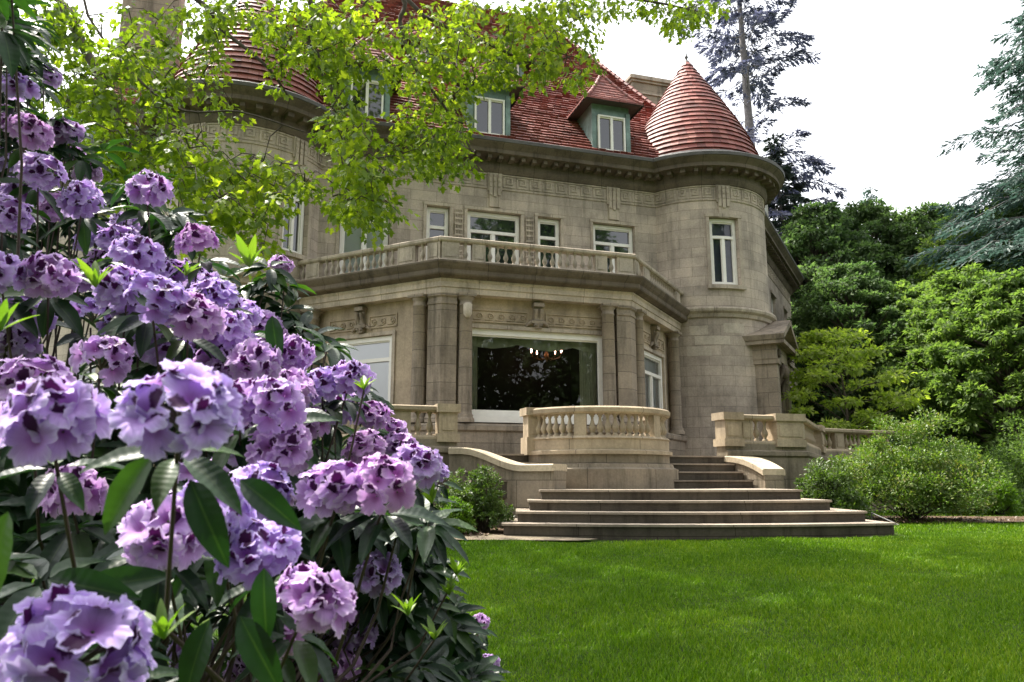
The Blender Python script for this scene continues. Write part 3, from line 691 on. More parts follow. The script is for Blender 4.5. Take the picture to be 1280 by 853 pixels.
# scroll frieze above windows
def scroll(f, s0, s1, z0, z1):
    m = MB()
    m.fbox(f, s0, s1, z0 - .05, z0 - .02, 0, .03); m.fbox(f, s0, s1, z1 + .02, z1 + .05, 0, .03); m.fbox(f, s0, s0 + .03, z0 - .02, z1 + .02, 0, .028); m.fbox(f, s1 - .03, s1, z0 - .02, z1 + .02, 0, .028)
    n = int((s1 - s0) / .24); p = (s1 - s0) / n; zc = (z0 + z1) / 2; r = (z1 - z0) * .42
    for i in range(n):
        c = s0 + p * (i + .5); pts = []
        for k in range(11):
            a = -pi * .5 + k / 10 * 2.6 * pi; rr = r * (1 - .75 * k / 10); pts.append(Vector(f(c + rr * cos(a), zc + rr * sin(a), .012)))
        pts.insert(0, Vector(f(c - p * .5, zc - r, .012))); m.tube(pts, .014, 5)
    return m
scu = u_at(671, 385, .22)[0] + BW
hb(scroll(fi, bu0 + BW - .02, scu - .22, 3.72, 3.93), 'scroll_frieze', M_tan); hb(scroll(fi, scu + .22, bu1 + BW + .08, 3.72, 3.93), 'scroll_frieze', M_tan)
def bracket(f, s, z0, z1):
    m = MB(); m.fbox(f, s - .13, s + .13, z1 - .1, z1, 0, .2); m.fbox(f, s - .11, s + .11, z0 + .18, z1 - .1, 0, .1)
    for k in (-.07, .07):
        pts = [Vector(f(s + k, z1 - .16 - t * (z1 - z0 - .2), .12 + .05 * cos(t * 5))) for t in [i / 8 for i in range(9)]]; m.tube(pts, .045, 7)
    m.fbox(f, s - .17, s + .17, z0 + .12, z0 + .2, 0, .13); m.fbox(f, s - .09, s + .09, z0, z0 + .12, 0, .12)
    for k in (-1, 1): m.tube([Vector(f(s + k * .14, z0 + .16, .06)), Vector(f(s + k * .24, z0 + .1, .05)), Vector(f(s + k * .3, z0 + .04, .03))], [.05, .045, .015], 6)
    return m
hb(bracket(fi, scu, 3.58, 4.2), 'keystone_bracket', M_col)
# side facets: windows
for k, f in ((0, facets[0]), (2, facets[2])):
    ff = inset(f, off); m0, m1 = (1.55, 3.42)
    op = (m0, m1, zc0 + .2 if k == 0 else zc0 + .02, 3.45)
    mb = MB(); wall(mb, ff, 0, LF, ZT + .6, zc1 + .1, [op], rev=.2); hb(mb, 'bay_wall', M_tan)
    full_window(ff, m0 + .01, m1 - .01, op[2], op[3] - .01, style='transom', pane=M_gsky, pane_back=M_skyback, d=-.12, fw=.11)
    hb(scroll(ff, m0 - .12, (m0 + m1) / 2 - .2, 3.7, 3.92), 'scroll_frieze', M_tan); hb(scroll(ff, (m0 + m1) / 2 + .2, m1 + .12, 3.7, 3.92), 'scroll_frieze', M_tan)
    hb(bracket(ff, (m0 + m1) / 2, 3.56, 4.2), 'keystone_bracket', M_col)
    t = MB(); t.fbox(ff, m0 - .1, m1 + .1, op[3] + .002, op[3] + .09, 0, .05); t.fbox(ff, m0 - .09, m0 - .003, op[2], op[3], 0, .04); t.fbox(ff, m1 + .003, m1 + .09, op[2], op[3], 0, .04); hb(t, 'window_surround', M_trim)
# columns
colm = MB(); r = .165; z0 = zc0; z1 = zc1
colm.lathe([(r * 1.35, 0), (r * 1.35, .07), (r * 1.28, .1), (r * 1.12, .13), (r * 1.2, .17), (r * 1.02, .2), (r, .26), (r * .98, 1.2), (r * .9, z1 - z0 - .28), (r * 1.0, z1 - z0 - .27), (r * 1.0, z1 - z0 - .24), (r * .9, z1 - z0 - .23), (r * .9, z1 - z0 - .14), (r * 1.15, z1 - z0 - .1), (r * 1.15, z1 - z0 - .07)], n=20)
colm.box(-r * 1.28, r * 1.28, -r * 1.28, r * 1.28, z1 - z0 - .07, z1 - z0)
def place_col(f, s, d=-.02, first=[None]):
    x, y, _ = f(s, 0, d)
    if first[0] is None: first[0] = hb(colm, 'column', M_col); o = first[0]
    else: o = first[0].copy(); C.objects.link(o)
    o.parent = house; o.location = (x, y, z0); a = f(s + 1, 0, d); o.rotation_euler = (0, 0, atan2(a[1] - y, a[0] - x))
for s in (.52 + .06, 2 * BW - .52 - .06): place_col(facets[1], s)
for s in (LF - .62, 1.05): place_col(facets[0], s)
for s in (.62, LF - 1.05): place_col(facets[2], s)
# corner piers (following the corner) and end pilasters
def subpath(k, a):
    p = bay[k]; d0 = Vector(bay[k - 1]) - Vector(p); d1 = Vector(bay[k + 1]) - Vector(p)
    return [tuple(Vector(p) + d0.normalized() * a), p, tuple(Vector(p) + d1.normalized() * a)]
for k in (1, 2):
    mb = MB(); mb.sweep(subpath(k, .36), [(-.25, z0), (.08, z0), (.08, z0 + .1), (.05, z0 + .16), (.02, z0 + .2), (.02, z1 - .26), (.045, z1 - .25), (.045, z1 - .2), (.02, z1 - .19), (.02, z1 - .1), (.07, z1 - .06), (.07, z1), (-.25, z1)]); hb(mb, 'corner_pier', M_col)
for f, s in ((facets[0], .45), (facets[2], LF - .45)):
    mb = MB(); mb.fbox(f, s - .22, s + .22, z0, z0 + .12, -.25, .06); mb.fbox(f, s - .2, s + .2, z0 + .12, z1 - .1, -.25, .02); mb.fbox(f, s - .22, s + .22, z1 - .1, z1, -.25, .06); hb(mb, 'pilaster', M_col)
# entablature and balcony
mb = MB(); mb.sweep(bay, [(-.4, z1), (.06, z1), (.07, z1 + .13), (.1, z1 + .14), (.1, z1 + .26), (.13, z1 + .3), (.13, z1 + .33)], caps=False); hb(mb, 'entablature', M_fascia)
mb = MB(); mb.sweep(bay, [(.0, z1 + .33), (.17, z1 + .335), (.20, z1 + .35), (.30, z1 + .38), (.32, z1 + .41), (.32, z1 + .5), (.38, z1 + .56), (.44, z1 + .64), (.44, z1 + .68), (-.4, z1 + .70)], caps=False); hb(mb, 'bay_cornice', M_corn)
mb = MB(); N = offset_dirs(bay); q = [(p[0] - N[i][0] * .38, p[1] - N[i][1] * .38) for i, p in enumerate(bay)]; mb.prism(q, z1 + .45, z1 + .66); hb(mb, 'balcony_floor', M_trim)
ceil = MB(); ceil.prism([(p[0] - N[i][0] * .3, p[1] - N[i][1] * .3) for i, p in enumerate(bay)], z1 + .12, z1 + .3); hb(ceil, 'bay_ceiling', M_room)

def baluster_mesh(h, r):
    m = MB(); p = [(.9, 0), (.9, .08), (.6, .1), (.5, .15), (.78, .22), (1.12, .33), (1.05, .42), (.62, .58), (.40, .72), (.36, .82), (.62, .86), (.5, .9), (.9, .92), (.9, 1)]
    m.lathe([(r * a, h * b) for a, b in p], n=10); return m
def balustrade(parent, path, zb, hb_, spec, m=M_rail, rbal=.062, step=.19, thick=.11, pier_w=.17, base_h=.12, panel=.42, closed_ends=True, sub=None):
    """path: 2-D; per segment spec: list of ('pier'|'bal'|'solid', fraction start, fraction end)"""
    rail = MB(); zt = zb + hb_
    rail.sweep(path, [(-thick * 1.25, zt - .11), (thick * 1.1, zt - .11), (thick * 1.45, zt - .08), (thick * 1.5, zt - .02), (thick * 1.2, zt), (-thick * 1.2, zt), (-thick * 1.5, zt - .02), (-thick * 1.45, zt - .08), (-thick * 1.25, zt - .11)])
    rail.build('coping', m, parent)
    bs = MB(); bs.sweep(path, [(-thick * 1.3, zb), (thick * 1.45, zb), (thick * 1.45, zb + base_h - .04), (thick * 1.15, zb + base_h), (-thick * 1.15, zb + base_h), (-thick * 1.3, zb)]); bs.build('base_rail', m, parent)
    h = hb_ - .11 - base_h; proto = None
    for (a, b), items in zip(zip(path, path[1:]), spec):
        L = math.dist(a, b); f = linef(a[0], a[1], b[0] - a[0], b[1] - a[1]); rz = atan2(b[1] - a[1], b[0] - a[0])
        for kind, s0, s1 in items:
            s0 *= L; s1 *= L
            if kind == 'bal':
                n = max(1, int(round((s1 - s0) / step)))
                for i in range(n):
                    x, y, _ = f(s0 + (s1 - s0) * (i + .5) / n, 0, 0)
                    if proto is None: proto = baluster_mesh(h + .004, rbal).build('baluster', m, parent); o_ = proto
                    else: o_ = proto.copy(); C.objects.link(o_)
                    o_.parent = parent; o_.location = (x, y, zb + base_h - .002)
            elif kind == 'solid':
                mm = MB(); mm.fbox(f, s0, s1, zb + base_h - .01, zt - .1, -thick * .85, thick * .85); mm.fbox(f, s0 + .06, s1 - .06, zb + base_h + .06, zt - .17, thick * .85, thick * .85 + .015); mm.build('panel', m, parent)
            elif kind == 'pier':
                mm = MB(); mm.fbox(f, s0, s1, zb - .02, zt - .12, -thick * 1.7, thick * 1.7); mm.fbox(f, s0 - .04, s1 + .04, zb - .02, zb + base_h + .03, -thick * 2.0, thick * 2.0)
                mm.fbox(f, s0 - .05, s1 + .05, zt - .12, zt + .03, -thick * 2.1, thick * 2.1); mm.fbox(f, s0 + .05, s1 - .05, zb + base_h + .09, zt - .2, thick * 1.7, thick * 1.7 + .015); mm.build('pier', m, parent)
# balcony balustrade on the bay
bp = [(p[0] + N[i][0] * .12, p[1] + N[i][1] * .12) for i, p in enumerate(bay)]
sp = [[('solid', .0, .09), ('bal', .1, .17), ('solid', .18, .27), ('bal', .29, .74), ('solid', .76, .86), ('bal', .87, .92), ('solid', .93, 1)],
      [('solid', 0, .085), ('bal', .09, .145), ('solid', .15, .215), ('bal', .22, .785), ('solid', .79, .855), ('bal', .86, .905), ('solid', .91, 1)],
      [('solid', 0, .07), ('bal', .08, .13), ('solid', .14, .24), ('bal', .26, .71), ('solid', .73, .82), ('bal', .83, .90), ('solid', .91, 1)]]
balustrade(house, bp, z1 + .68, .62, sp, m=M_trim, rbal=.055, step=.19, thick=.08, base_h=.09)
# wall lamp beside the picture window
x, y, _ = facets[1](.58, 0, .17)
mb = MB(); mb.lathe([(0, 3.66), (.05, 3.68), (.1, 3.76), (.105, 3.98), (.07, 4.02), (0, 4.03)], x, y, 10); hb(mb, 'wall_lamp', M_pale)

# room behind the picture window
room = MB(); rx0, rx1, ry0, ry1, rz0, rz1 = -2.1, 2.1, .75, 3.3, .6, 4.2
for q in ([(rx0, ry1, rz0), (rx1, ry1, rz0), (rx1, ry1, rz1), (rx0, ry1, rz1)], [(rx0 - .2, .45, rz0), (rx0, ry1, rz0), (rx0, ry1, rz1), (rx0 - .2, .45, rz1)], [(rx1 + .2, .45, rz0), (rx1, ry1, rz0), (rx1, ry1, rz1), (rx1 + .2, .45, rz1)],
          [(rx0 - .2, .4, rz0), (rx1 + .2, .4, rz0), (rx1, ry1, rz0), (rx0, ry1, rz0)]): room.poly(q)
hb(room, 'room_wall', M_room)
def curtain(s0, s1, z0, z1, y0, parent, amp=.035, nm='curtain'):
    m = MB(); n = 40
    xs = [s0 + (s1 - s0) * i / n for i in range(n + 1)]; ys = [y0 + amp * sin(i * 1.4) + .01 * sin(i * 3.1) for i in range(n + 1)]
    for i in range(n): m.poly([(xs[i], ys[i], z0), (xs[i + 1], ys[i + 1], z0), (xs[i + 1], ys[i + 1], z1), (xs[i], ys[i], z1)], smooth=True)
    return m.build(nm, M_curtain, parent)
curtain(bu0 - .05, bu0 + .42, bz0 - .1, 3.6, .52, house); curtain(bu1 - .55, bu1 + .02, bz0 - .1, 3.6, .52, house)
# swagged valance
mb = MB(); n = 48
for i in range(n):
    for j in range(4):
        def vp(i, j):
            x = bu0 + (bu1 - bu0) * i / n; s = abs(sin(pi * 2.5 * i / n)); zt = 3.55; zb_ = 3.22 - .12 * s; return (x, .49 + .02 * sin(i * 1.3), zt + (zb_ - zt) * j / 4)
        mb.poly([vp(i, j), vp(i + 1, j), vp(i + 1, j + 1), vp(i, j + 1)], smooth=True)
hb(mb, 'valance', M_curtain)

# chandelier
cu, cz = u_at(683, 438, 2.0)
ch = empty('chandelier', 'small brass chandelier with glowing pink candle bulbs inside the picture window', 'chandelier', loc=Wd(cu, 2.0, cz), rz=HR)
mb = MB(); mb.lathe([(.02, 1.2), (.02, .1), (.05, .05), (.03, -.05), (.07, -.15), (.04, -.3), (0, -.33)], n=10)
for k in range(10):
    a = 2 * pi * k / 10; mb.tube([(0.03 * cos(a), .03 * sin(a), -.2), (.2 * cos(a), .2 * sin(a), -.25), (.38 * cos(a), .38 * sin(a), -.18), (.42 * cos(a), .42 * sin(a), -.08)], .007, 5)
mb.build('chandelier_frame', M_brass, ch)
for k in range(10):
    a = 2 * pi * k / 10; b = MB(); b.lathe([(0, -.055), (.012, -.05), (.02, -.015), (.016, .025), (0, .055)], .42 * cos(a), .42 * sin(a), 8); b.build('candle_bulb', M_bulb, ch)

# ------------------------------------------------------------------ side door with pediment on the right turret
ds_ = empty('tmp'); bpy.data.objects.remove(ds_)
dn = Vector((.7071, -.7071)); dt = Vector((.7071, .7071))
pc = Vector((TX, TY)) + dn * (TR + .02)
fdr = linef(pc.x, pc.y, dt.x, dt.y)
sur = MB()
for k in (-1, 1):
    sur.fbox(fdr, k * .95 - .2, k * .95 + .2, ZT - .5, 3.35, -.6, .28); sur.fbox(fdr, k * .95 - .25, k * .95 + .25, 3.35, 3.5, -.6, .34); sur.fbox(fdr, k * .95 - .24, k * .95 + .24, ZT - .5, ZT + .35, -.6, .33)
sur.fbox(fdr, -1.22, 1.22, 3.5, 3.92, -.6, .30); sur.fbox(fdr, -1.42, 1.42, 3.92, 4.04, -.7, .55)
sur.fbox(fdr, -.75, -.5, ZT - .5, 3.2, -.5, .18); sur.fbox(fdr, .5, .75, ZT - .5, 3.2, -.5, .18); sur.fbox(fdr, -.75, .75, 3.2, 3.5, -.5, .18)
hb(sur, 'door_surround', M_col)
pd = MB()
for k in (-1, 1):
    a = [(k * 1.45, 4.04), (0, 4.66), (0, 4.84), (k * 1.5, 4.18)]
    for d0, d1 in ((-.7, .58),):
        A = [fdr(s, z, d1) for s, z in a]; Bk = [fdr(s, z, d0) for s, z in a]
        pd.poly(A); pd.poly(Bk[::-1])
        for i in range(4): pd.poly([A[i], A[(i + 1) % 4], Bk[(i + 1) % 4], Bk[i]])
pd.poly([fdr(-1.4, 4.04, .2), fdr(1.4, 4.04, .2), fdr(0, 4.66, .2)])
hb(pd, 'pediment', M_col)
mb = MB()
for k in (-1, 1):
    pts = [Vector(fdr(k * .95 + .1 * cos(t * 8), 3.68 + .11 * sin(t * 8), .34)) for t in [i / 9 for i in range(9)]]; mb.tube(pts, .04, 6)
    mb.tube([Vector(fdr(k * .5, 3.3 - t * .7, .25 + .1 * cos(4 * t))) for t in [i / 6 for i in range(7)]], .06, 6)
mb.lathe([(0, 3.0), (.12, 3.08), (.17, 3.25), (.1, 3.42), (0, 3.48)], *fdr(0, 0, .3)[:2], 10)
hb(mb, 'carved_ornament', M_corn)
mb = MB(); mb.fbox(fdr, -.5, .5, ZT, 3.2, -.3, .02); hb(mb, 'door', M_darkwood)
# small balcony over the wing's porch
mb = MB(); mb.fbox(fw_r, 4.0, 7.2, 3.35, 3.6, 0, .95); mb.fbox(fw_r, 4.0, 7.2, 3.6, 4.15, .82, .95); mb.fbox(fw_r, 4.0, 4.14, 3.6, 4.15, 0, .82); mb.fbox(fw_r, 3.95, 7.25, 4.15, 4.25, .78, 1.02); mb.fbox(fw_r, 3.95, 4.2, 4.15, 4.25, 0, .78)
for s in (4.2, 6.8): mb.fbox(fw_r, s, s + .22, 2.75, 3.35, 0, .7)
hb(mb, 'balcony', M_trim)

# ------------------------------------------------------------------ terrace and steps
TPATH_R = [(2.75, -3.24), (4.6, -3.24), (7.4, -.3), (9.3, .1), (10.1, .05)]
tp = [(-x, y) for x, y in TPATH_R][::-1]
poly = [(-10.1, 6)] + tp + [(-2.7, -3.42), (2.7, -3.42)] + TPATH_R + [(10.1, 6)]
ter = MB(); ter.prism(poly, -1.4, ZT)
o = ter.build('terrace', M_base); o.location = (HX, HY, 0); o.rotation_euler = (0, 0, HR); tag(o, 'stone terrace in front of the mansion bay', None, None, 'structure')

R_ = .155
def flight(sg):
    o = empty('stone_steps', {1: 'short flight of stone steps climbing between the curved balustrade and the right cheek wall', -1: 'short flight of stone steps half hidden behind the left cheek wall'}[sg], 'steps', 'flights of steps up to the terrace', loc=(HX, HY, 0), rz=HR)
    for k, (z, v) in enumerate(((0., -4.35), (.155, -4.05), (.31, -3.75), (ZT + .003, -3.45))):
        m = MB(); u0, u1 = sorted((sg * .9, sg * 2.72)); n0, n1 = sorted((sg * .9, sg * 2.70))
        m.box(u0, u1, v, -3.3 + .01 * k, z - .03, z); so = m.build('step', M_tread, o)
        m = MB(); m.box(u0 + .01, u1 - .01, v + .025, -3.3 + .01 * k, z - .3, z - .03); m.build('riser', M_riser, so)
    return o
flight(1); flight(-1)

# wide bowed steps onto the lawn
low = empty('stone_steps', 'four wide bowed brown stone steps rising from the lawn to the landing', 'steps', loc=(2.7, 11.5, -.775))
for k, (x0, x1, z, yf) in enumerate(((-.15, 5.62, -.62, 11.35), (.06, 5.36, -.465, 11.68), (.25, 4.98, -.31, 12.02), (.44, 4.66, -.155, 12.36))):
    def outline(e):
        pts = []
        for i in range(25):
            t = i / 24; x = x0 - e + (x1 - x0 + 2 * e) * t; pts.append((x - 2.7, yf - .42 * sin(pi * t) ** .9 - e - 11.5 + .12 * (t - .5)))
        pts += [(x1 + e - 2.7, (13.4 if k < 3 else 14.35) - 11.5 - .01 * k), (x0 - e - 2.7, 14.1 - 11.5 - .01 * k)]
        return pts
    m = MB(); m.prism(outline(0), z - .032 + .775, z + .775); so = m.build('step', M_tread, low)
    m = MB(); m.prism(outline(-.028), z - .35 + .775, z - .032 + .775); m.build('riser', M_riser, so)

# drum and curved balustrade
cb = empty('curved_balustrade', 'semicircular buff stone balustrade on a rounded drum above the wide steps', 'balustrade', loc=tuple(Wd(0, -3.13, -.155)), rz=HR)
zb = .155
m = MB(); m.lathe([(1.60, -.1), (1.60, .34 + zb - .155), (1.52, .37), (1.50, .43), (1.44, .45), (1.44, .62), (1.36, .64)], n=44, a0=-pi, a1=0, smooth=False); m.build('drum', M_base, cb)
m = MB(); m.lathe([(1.0, .6), (1.50, .6), (1.50, .66), (1.44, .68), (1.44, .86), (1.47, .88), (1.43, .92), (1.2, .92)], n=44, a0=-pi + .2, a1=0, smooth=False); m.build('plinth', M_rail, cb)
m = MB(); m.lathe([(1.22, 1.31), (1.44, 1.31), (1.48, 1.34), (1.49, 1.41), (1.45, 1.44), (1.21, 1.44), (1.18, 1.38), (1.22, 1.31)], n=44, a0=-pi + .2, a1=0, smooth=False); m.build('coping', M_rail, cb)
pb = baluster_mesh(.40, .062).build('baluster', M_rail, cb); first = True
N_ = 31
for i in range(N_):
    a = -pi + pi * (i + .5) / N_
    if i < 3: continue
    if i in (9, 10, 20, 21): continue
    if first: o = pb; first = False
    else: o = pb.copy(); C.objects.link(o); o.parent = cb
    o.location = (1.34 * cos(a), 1.34 * sin(a), .915)
for c in (-pi + pi * 10 / N_, -pi + pi * 21 / N_):
    m = MB(); f = arcf(0, 0, 1.34); m.fbox(f, (c - .075) * 1.34, (c + .075) * 1.34, .9, 1.32, -.09, .09, .06); m.build('panel', M_rail, cb)
for sx in (-1, 1):
    m = MB(); ox_, oy_ = (.03, -.30) if sx < 0 else (0, .1)
    for e, a, b in ((.19, .60, .92), (.155, .92, 1.32), (.205, 1.32, 1.46)): m.box(sx * 1.34 + ox_ - e, sx * 1.34 + ox_ + e, oy_ - e, oy_ + e, a, b)
    m.box(sx * 1.34 + ox_ - .09, sx * 1.34 + ox_ + .09, oy_ - .167, oy_ - .15, .98, 1.26); m.build('pier', M_rail, cb)

def side_bal(sg, label):
    o = empty('stone_balustrade', label, 'balustrade', 'balustrades along the terrace edge', loc=(HX, HY, 0), rz=HR)
    if sg == 1: path = TPATH_R; sp = [[('pier', .0, .2), ('solid', .22, .38), ('bal', .4, .62), ('pier', .66, 1.0)], [('solid', .0, .1), ('bal', .12, .8), ('pier', .84, 1)], [('bal', .12, .3), ('solid', .32, .5), ('bal', .55, .9)], [('bal', .02, .98)]]
    else: path = tp; sp = [[('bal', .02, .98)], [('bal', .1, .9)], [('pier', 0, .14), ('bal', .17, .9)], [('pier', .0, .28), ('solid', .3, .55), ('bal', .57, .80), ('pier', .82, 1.0)]]
    m = MB(); m.sweep(path, [(-.2, -1.4), (.18, -1.4), (.18, ZT - .02), (.22, ZT + .02), (.22, ZT + .10), (.16, ZT + .13), (.16, ZT + .25), (-.16, ZT + .25), (-.2, -1.4)]); m.build('plinth', M_base, o)
    balustrade(o, path, ZT + .22, .63, sp, rbal=.06, step=.18, thick=.11, base_h=.1)
side_bal(1, 'buff stone balustrade with square piers right of the steps, running behind the shrubs')
side_bal(-1, 'buff stone balustrade ending in a square pier left of the picture window')

# cheek walls with swept copings
def cheek(label, path, zs, th, zbase, blk=0):
    o = empty('cheek_wall', label, 'wall', 'cheek walls of the steps', loc=tuple(path[0]) + (zbase,))
    ox, oy = path[0]; body = MB(); cop = MB(); N2 = offset_dirs(path); n = len(path)
    def pt(i, e, z): return (path[i][0] + N2[i][0] * e - ox, path[i][1] + N2[i][1] * e - oy, z - zbase)
    for i in range(n - 1):
        j = i + 1; b = th - .04
        body.poly([pt(i, b, zbase), pt(j, b, zbase), pt(j, b, zs[j] - .11), pt(i, b, zs[i] - .11)]); body.poly([pt(j, -b, zbase), pt(i, -b, zbase), pt(i, -b, zs[i] - .11), pt(j, -b, zs[j] - .11)])
        for e0, e1, h0, h1 in ((th, th, -.12, -.02), (th, th - .03, -.02, 0), (th - .03, -th + .03, 0, 0), (-th + .03, -th, 0, -.02), (-th, -th, -.02, -.12), (-th, th, -.12, -.12)):
            cop.poly([pt(i, e0, zs[i] + h0), pt(j, e0, zs[j] + h0), pt(j, e1, zs[j] + h1), pt(i, e1, zs[i] + h1)])
    for i in (0, n - 1):
        body.poly([pt(i, -b, zbase), pt(i, b, zbase), pt(i, b, zs[i] - .11), pt(i, -b, zs[i] - .11)])
        cop.poly([pt(i, -th, zs[i] - .12), pt(i, th, zs[i] - .12), pt(i, th, zs[i] - .02), pt(i, th - .03, zs[i]), pt(i, -th + .03, zs[i]), pt(i, -th, zs[i] - .02)])
    body.build('wall_body', M_base, o); cop.build('coping', M_copg, o)
def sm(t): t = max(0, min(1, t)); return t * t * (3 - 2 * t)
n = 14
a, b = P(566, 570, 13.6), P(700, 585, 12.75)
cheek('long low wall with a pale coping sweeping down to the right beside the left shrubs', [(a.x + (b.x - a.x) * i / n, a.y + (b.y - a.y) * i / n + .12 * sin(pi * i / n)) for i in range(n + 1)], [.56 - .30 * sm((i / n - .12) / .6) for i in range(n + 1)], .24, -.9)
a, b = Wd(2.93, -3.35), Wd(2.97, -4.62)
cheek('short low wall with a rounded pale coping at the right end of the upper steps', [(a.x + (b.x - a.x) * i / n, a.y + (b.y - a.y) * i / n) for i in range(n + 1)], [.47 - .27 * (i / n) ** 2.2 for i in range(n + 1)], .25, -.9)

# ------------------------------------------------------------------ ground
def grid_obj(name, xs, ys, zf, m, **kw):
    X, Y = np.meshgrid(xs, ys); Z = zf(X, Y); v = np.stack([X.ravel(), Y.ravel(), Z.ravel()], 1); nx, ny = len(xs), len(ys)
    i = np.arange((nx - 1) * (ny - 1)); r, c = i // (nx - 1), i % (nx - 1); a = r * nx + c
    f = np.stack([a, a + 1, a + nx + 1, a + nx], 1); me = bpy.data.meshes.new(name); me.from_pydata(v.tolist(), [], f.tolist()); me.polygons.foreach_set('use_smooth', [True] * len(f))
    me.materials.append(m); o = bpy.data.objects.new(name, me); C.objects.link(o); return tag(o, **kw)
ax = np.concatenate([np.linspace(-300, -30, 12), np.linspace(-26, 26, 80), np.linspace(30, 300, 12)])
ay = np.concatenate([np.linspace(-200, -8, 12), np.linspace(-6, 30, 90), np.linspace(34, 400, 16)])
grid_obj('lawn', ax, ay, GV, M_lawn, label='green lawn sloping up to the steps', kind='structure')
def patch(name, pts, m, dz, label):
    mb = MB(); c = Vector((sum(p[0] for p in pts) / len(pts), sum(p[1] for p in pts) / len(pts)))
    rings = 6
    for i in range(len(pts)):
        a, b = Vector(pts[i]), Vector(pts[(i + 1) % len(pts)])
        for k in range(rings):
            t0, t1 = k / rings, (k + 1) / rings
            q = [c.lerp(a, t1), c.lerp(b, t1), c.lerp(b, t0), c.lerp(a, t0)]
            if k == 0: q = q[:3]
            mb.poly([(p.x, p.y, gz(p.x, p.y) + dz) for p in q], smooth=True)
    return tag(mb.build(name, m), label, None, None, 'structure')
def blob(cx, cy, rx, ry, n=24, sd=0): return [(cx + rx * cos(2 * pi * i / n) * (1 + .08 * sin(3 * i + sd)), cy + ry * sin(2 * pi * i / n) * (1 + .08 * cos(2 * i + sd))) for i in range(n)]
patch('soil_bed', blob(-1.3, 12.25, 1.65, 1.15, sd=1), M_soil, .03, 'brown mulch bed under the left shrubs')
patch('soil_bed', blob(8.2, 15.9, 3.1, 1.5, sd=2), M_soil, .03, 'brown mulch bed under the shrubs right of the steps')
patch('path', [(-6, 10.55), (-3, 10.65), (-1.2, 10.75), (.1, 10.75), (.9, 10.72), (1.2, 10.9), (0, 11.45), (-1.5, 11.2), (-6, 11.1)], M_path, .034, 'pale paved strip below the left bed')

# ------------------------------------------------------------------ fast leaf meshes
def np_mesh(name, V, nper, Fl, m, parent=None, uv=None, smooth=False):
    """V: (N, nper, 3); Fl: list of faces on one element"""
    N = V.shape[0]; me = bpy.data.meshes.new(name)
    fl = [np.array(f) for f in Fl]; tot = sum(len(f) for f in fl)
    loops = np.concatenate([np.concatenate(fl)[None, :] + (np.arange(N) * nper)[:, None]], 0).ravel()
    starts = np.cumsum([0] + [len(f) for f in fl])[:-1]; starts = (starts[None, :] + (np.arange(N) * tot)[:, None]).ravel()
    me.vertices.add(N * nper); me.vertices.foreach_set('co', V.astype(np.float32).ravel())
    me.loops.add(len(loops)); me.loops.foreach_set('vertex_index', loops.astype(np.int32))
    me.polygons.add(len(starts)); me.polygons.foreach_set('loop_start', starts.astype(np.int32))
    if smooth: me.polygons.foreach_set('use_smooth', np.ones(len(starts), bool))
    if uv is not None:
        u = me.uv_layers.new(name='UVMap'); per = uv[np.concatenate(fl)]; u.data.foreach_set('uv', np.tile(per, (N, 1)).astype(np.float32).ravel())
    me.materials.append(m); me.update(calc_edges=True); me.validate()
    o = bpy.data.objects.new(name, me); C.objects.link(o)
    if parent: o.parent = parent
    return o
def frames(d, up, rng):
    """orthonormal frames: y along d, z near up"""
    d = d / (np.linalg.norm(d, axis=1, keepdims=True) + 1e-9); x = np.cross(d, up); x /= np.linalg.norm(x, axis=1, keepdims=True) + 1e-9; z = np.cross(x, d)
    return x, d, z
def place(T, pos, x, y, z, sc):
    """T: (nper,3) template"""
    return pos[:, None, :] + sc[:, None, None] * (T[None, :, 0, None] * x[:, None, :] + T[None, :, 1, None] * y[:, None, :] + T[None, :, 2, None] * z[:, None, :])
T_LEAF = np.array([(0, 0, 0), (.28, .45, .08), (0, 1, -.06), (-.28, .45, .08), (0, .5, 0)]); F_LEAF = [(0, 1, 4), (1, 2, 4), (2, 3, 4), (3, 0, 4)]
T_RAG = np.array([(0, 0, 0), (.42, .3, .1), (.22, .62, 0), (.5, .9, -.1), (0, 1.1, .05), (-.45, .85, -.05), (-.2, .55, .04), (-.48, .25, .12)]); F_RAG = [(0, 1, 2, 6), (0, 6, 7), (2, 3, 4), (2, 4, 5, 6)]
_m = []
for a, r in ((-90, .0), (-58, .42), (-30, .55), (-12, .36), (8, .86), (28, .62), (40, .46), (62, .72), (90, 1.08), (118, .72), (140, .46), (152, .62), (172, .86), (192, .36), (210, .55), (238, .42)): _m.append((r * cos(radians(a)) * .62, .42 + r * sin(radians(a)) * .62 if r else 0, .0))
T_MAP = np.array([(0, .4, -.04)] + _m); T_MAP[:, 2] += -.25 * np.abs(T_MAP[:, 0]) + .0 * T_MAP[:, 1] - .12 * (T_MAP[:, 1] - .4) ** 2
F_MAP = [(0, i, i + 1) for i in range(1, 16)] + [(0, 16, 1)]

def rnd_dirs(rng, n, zb=0.):
    d = rng.normal(size=(n, 3)); d[:, 2] += zb; return d / (np.linalg.norm(d, axis=1, keepdims=True) + 1e-9)

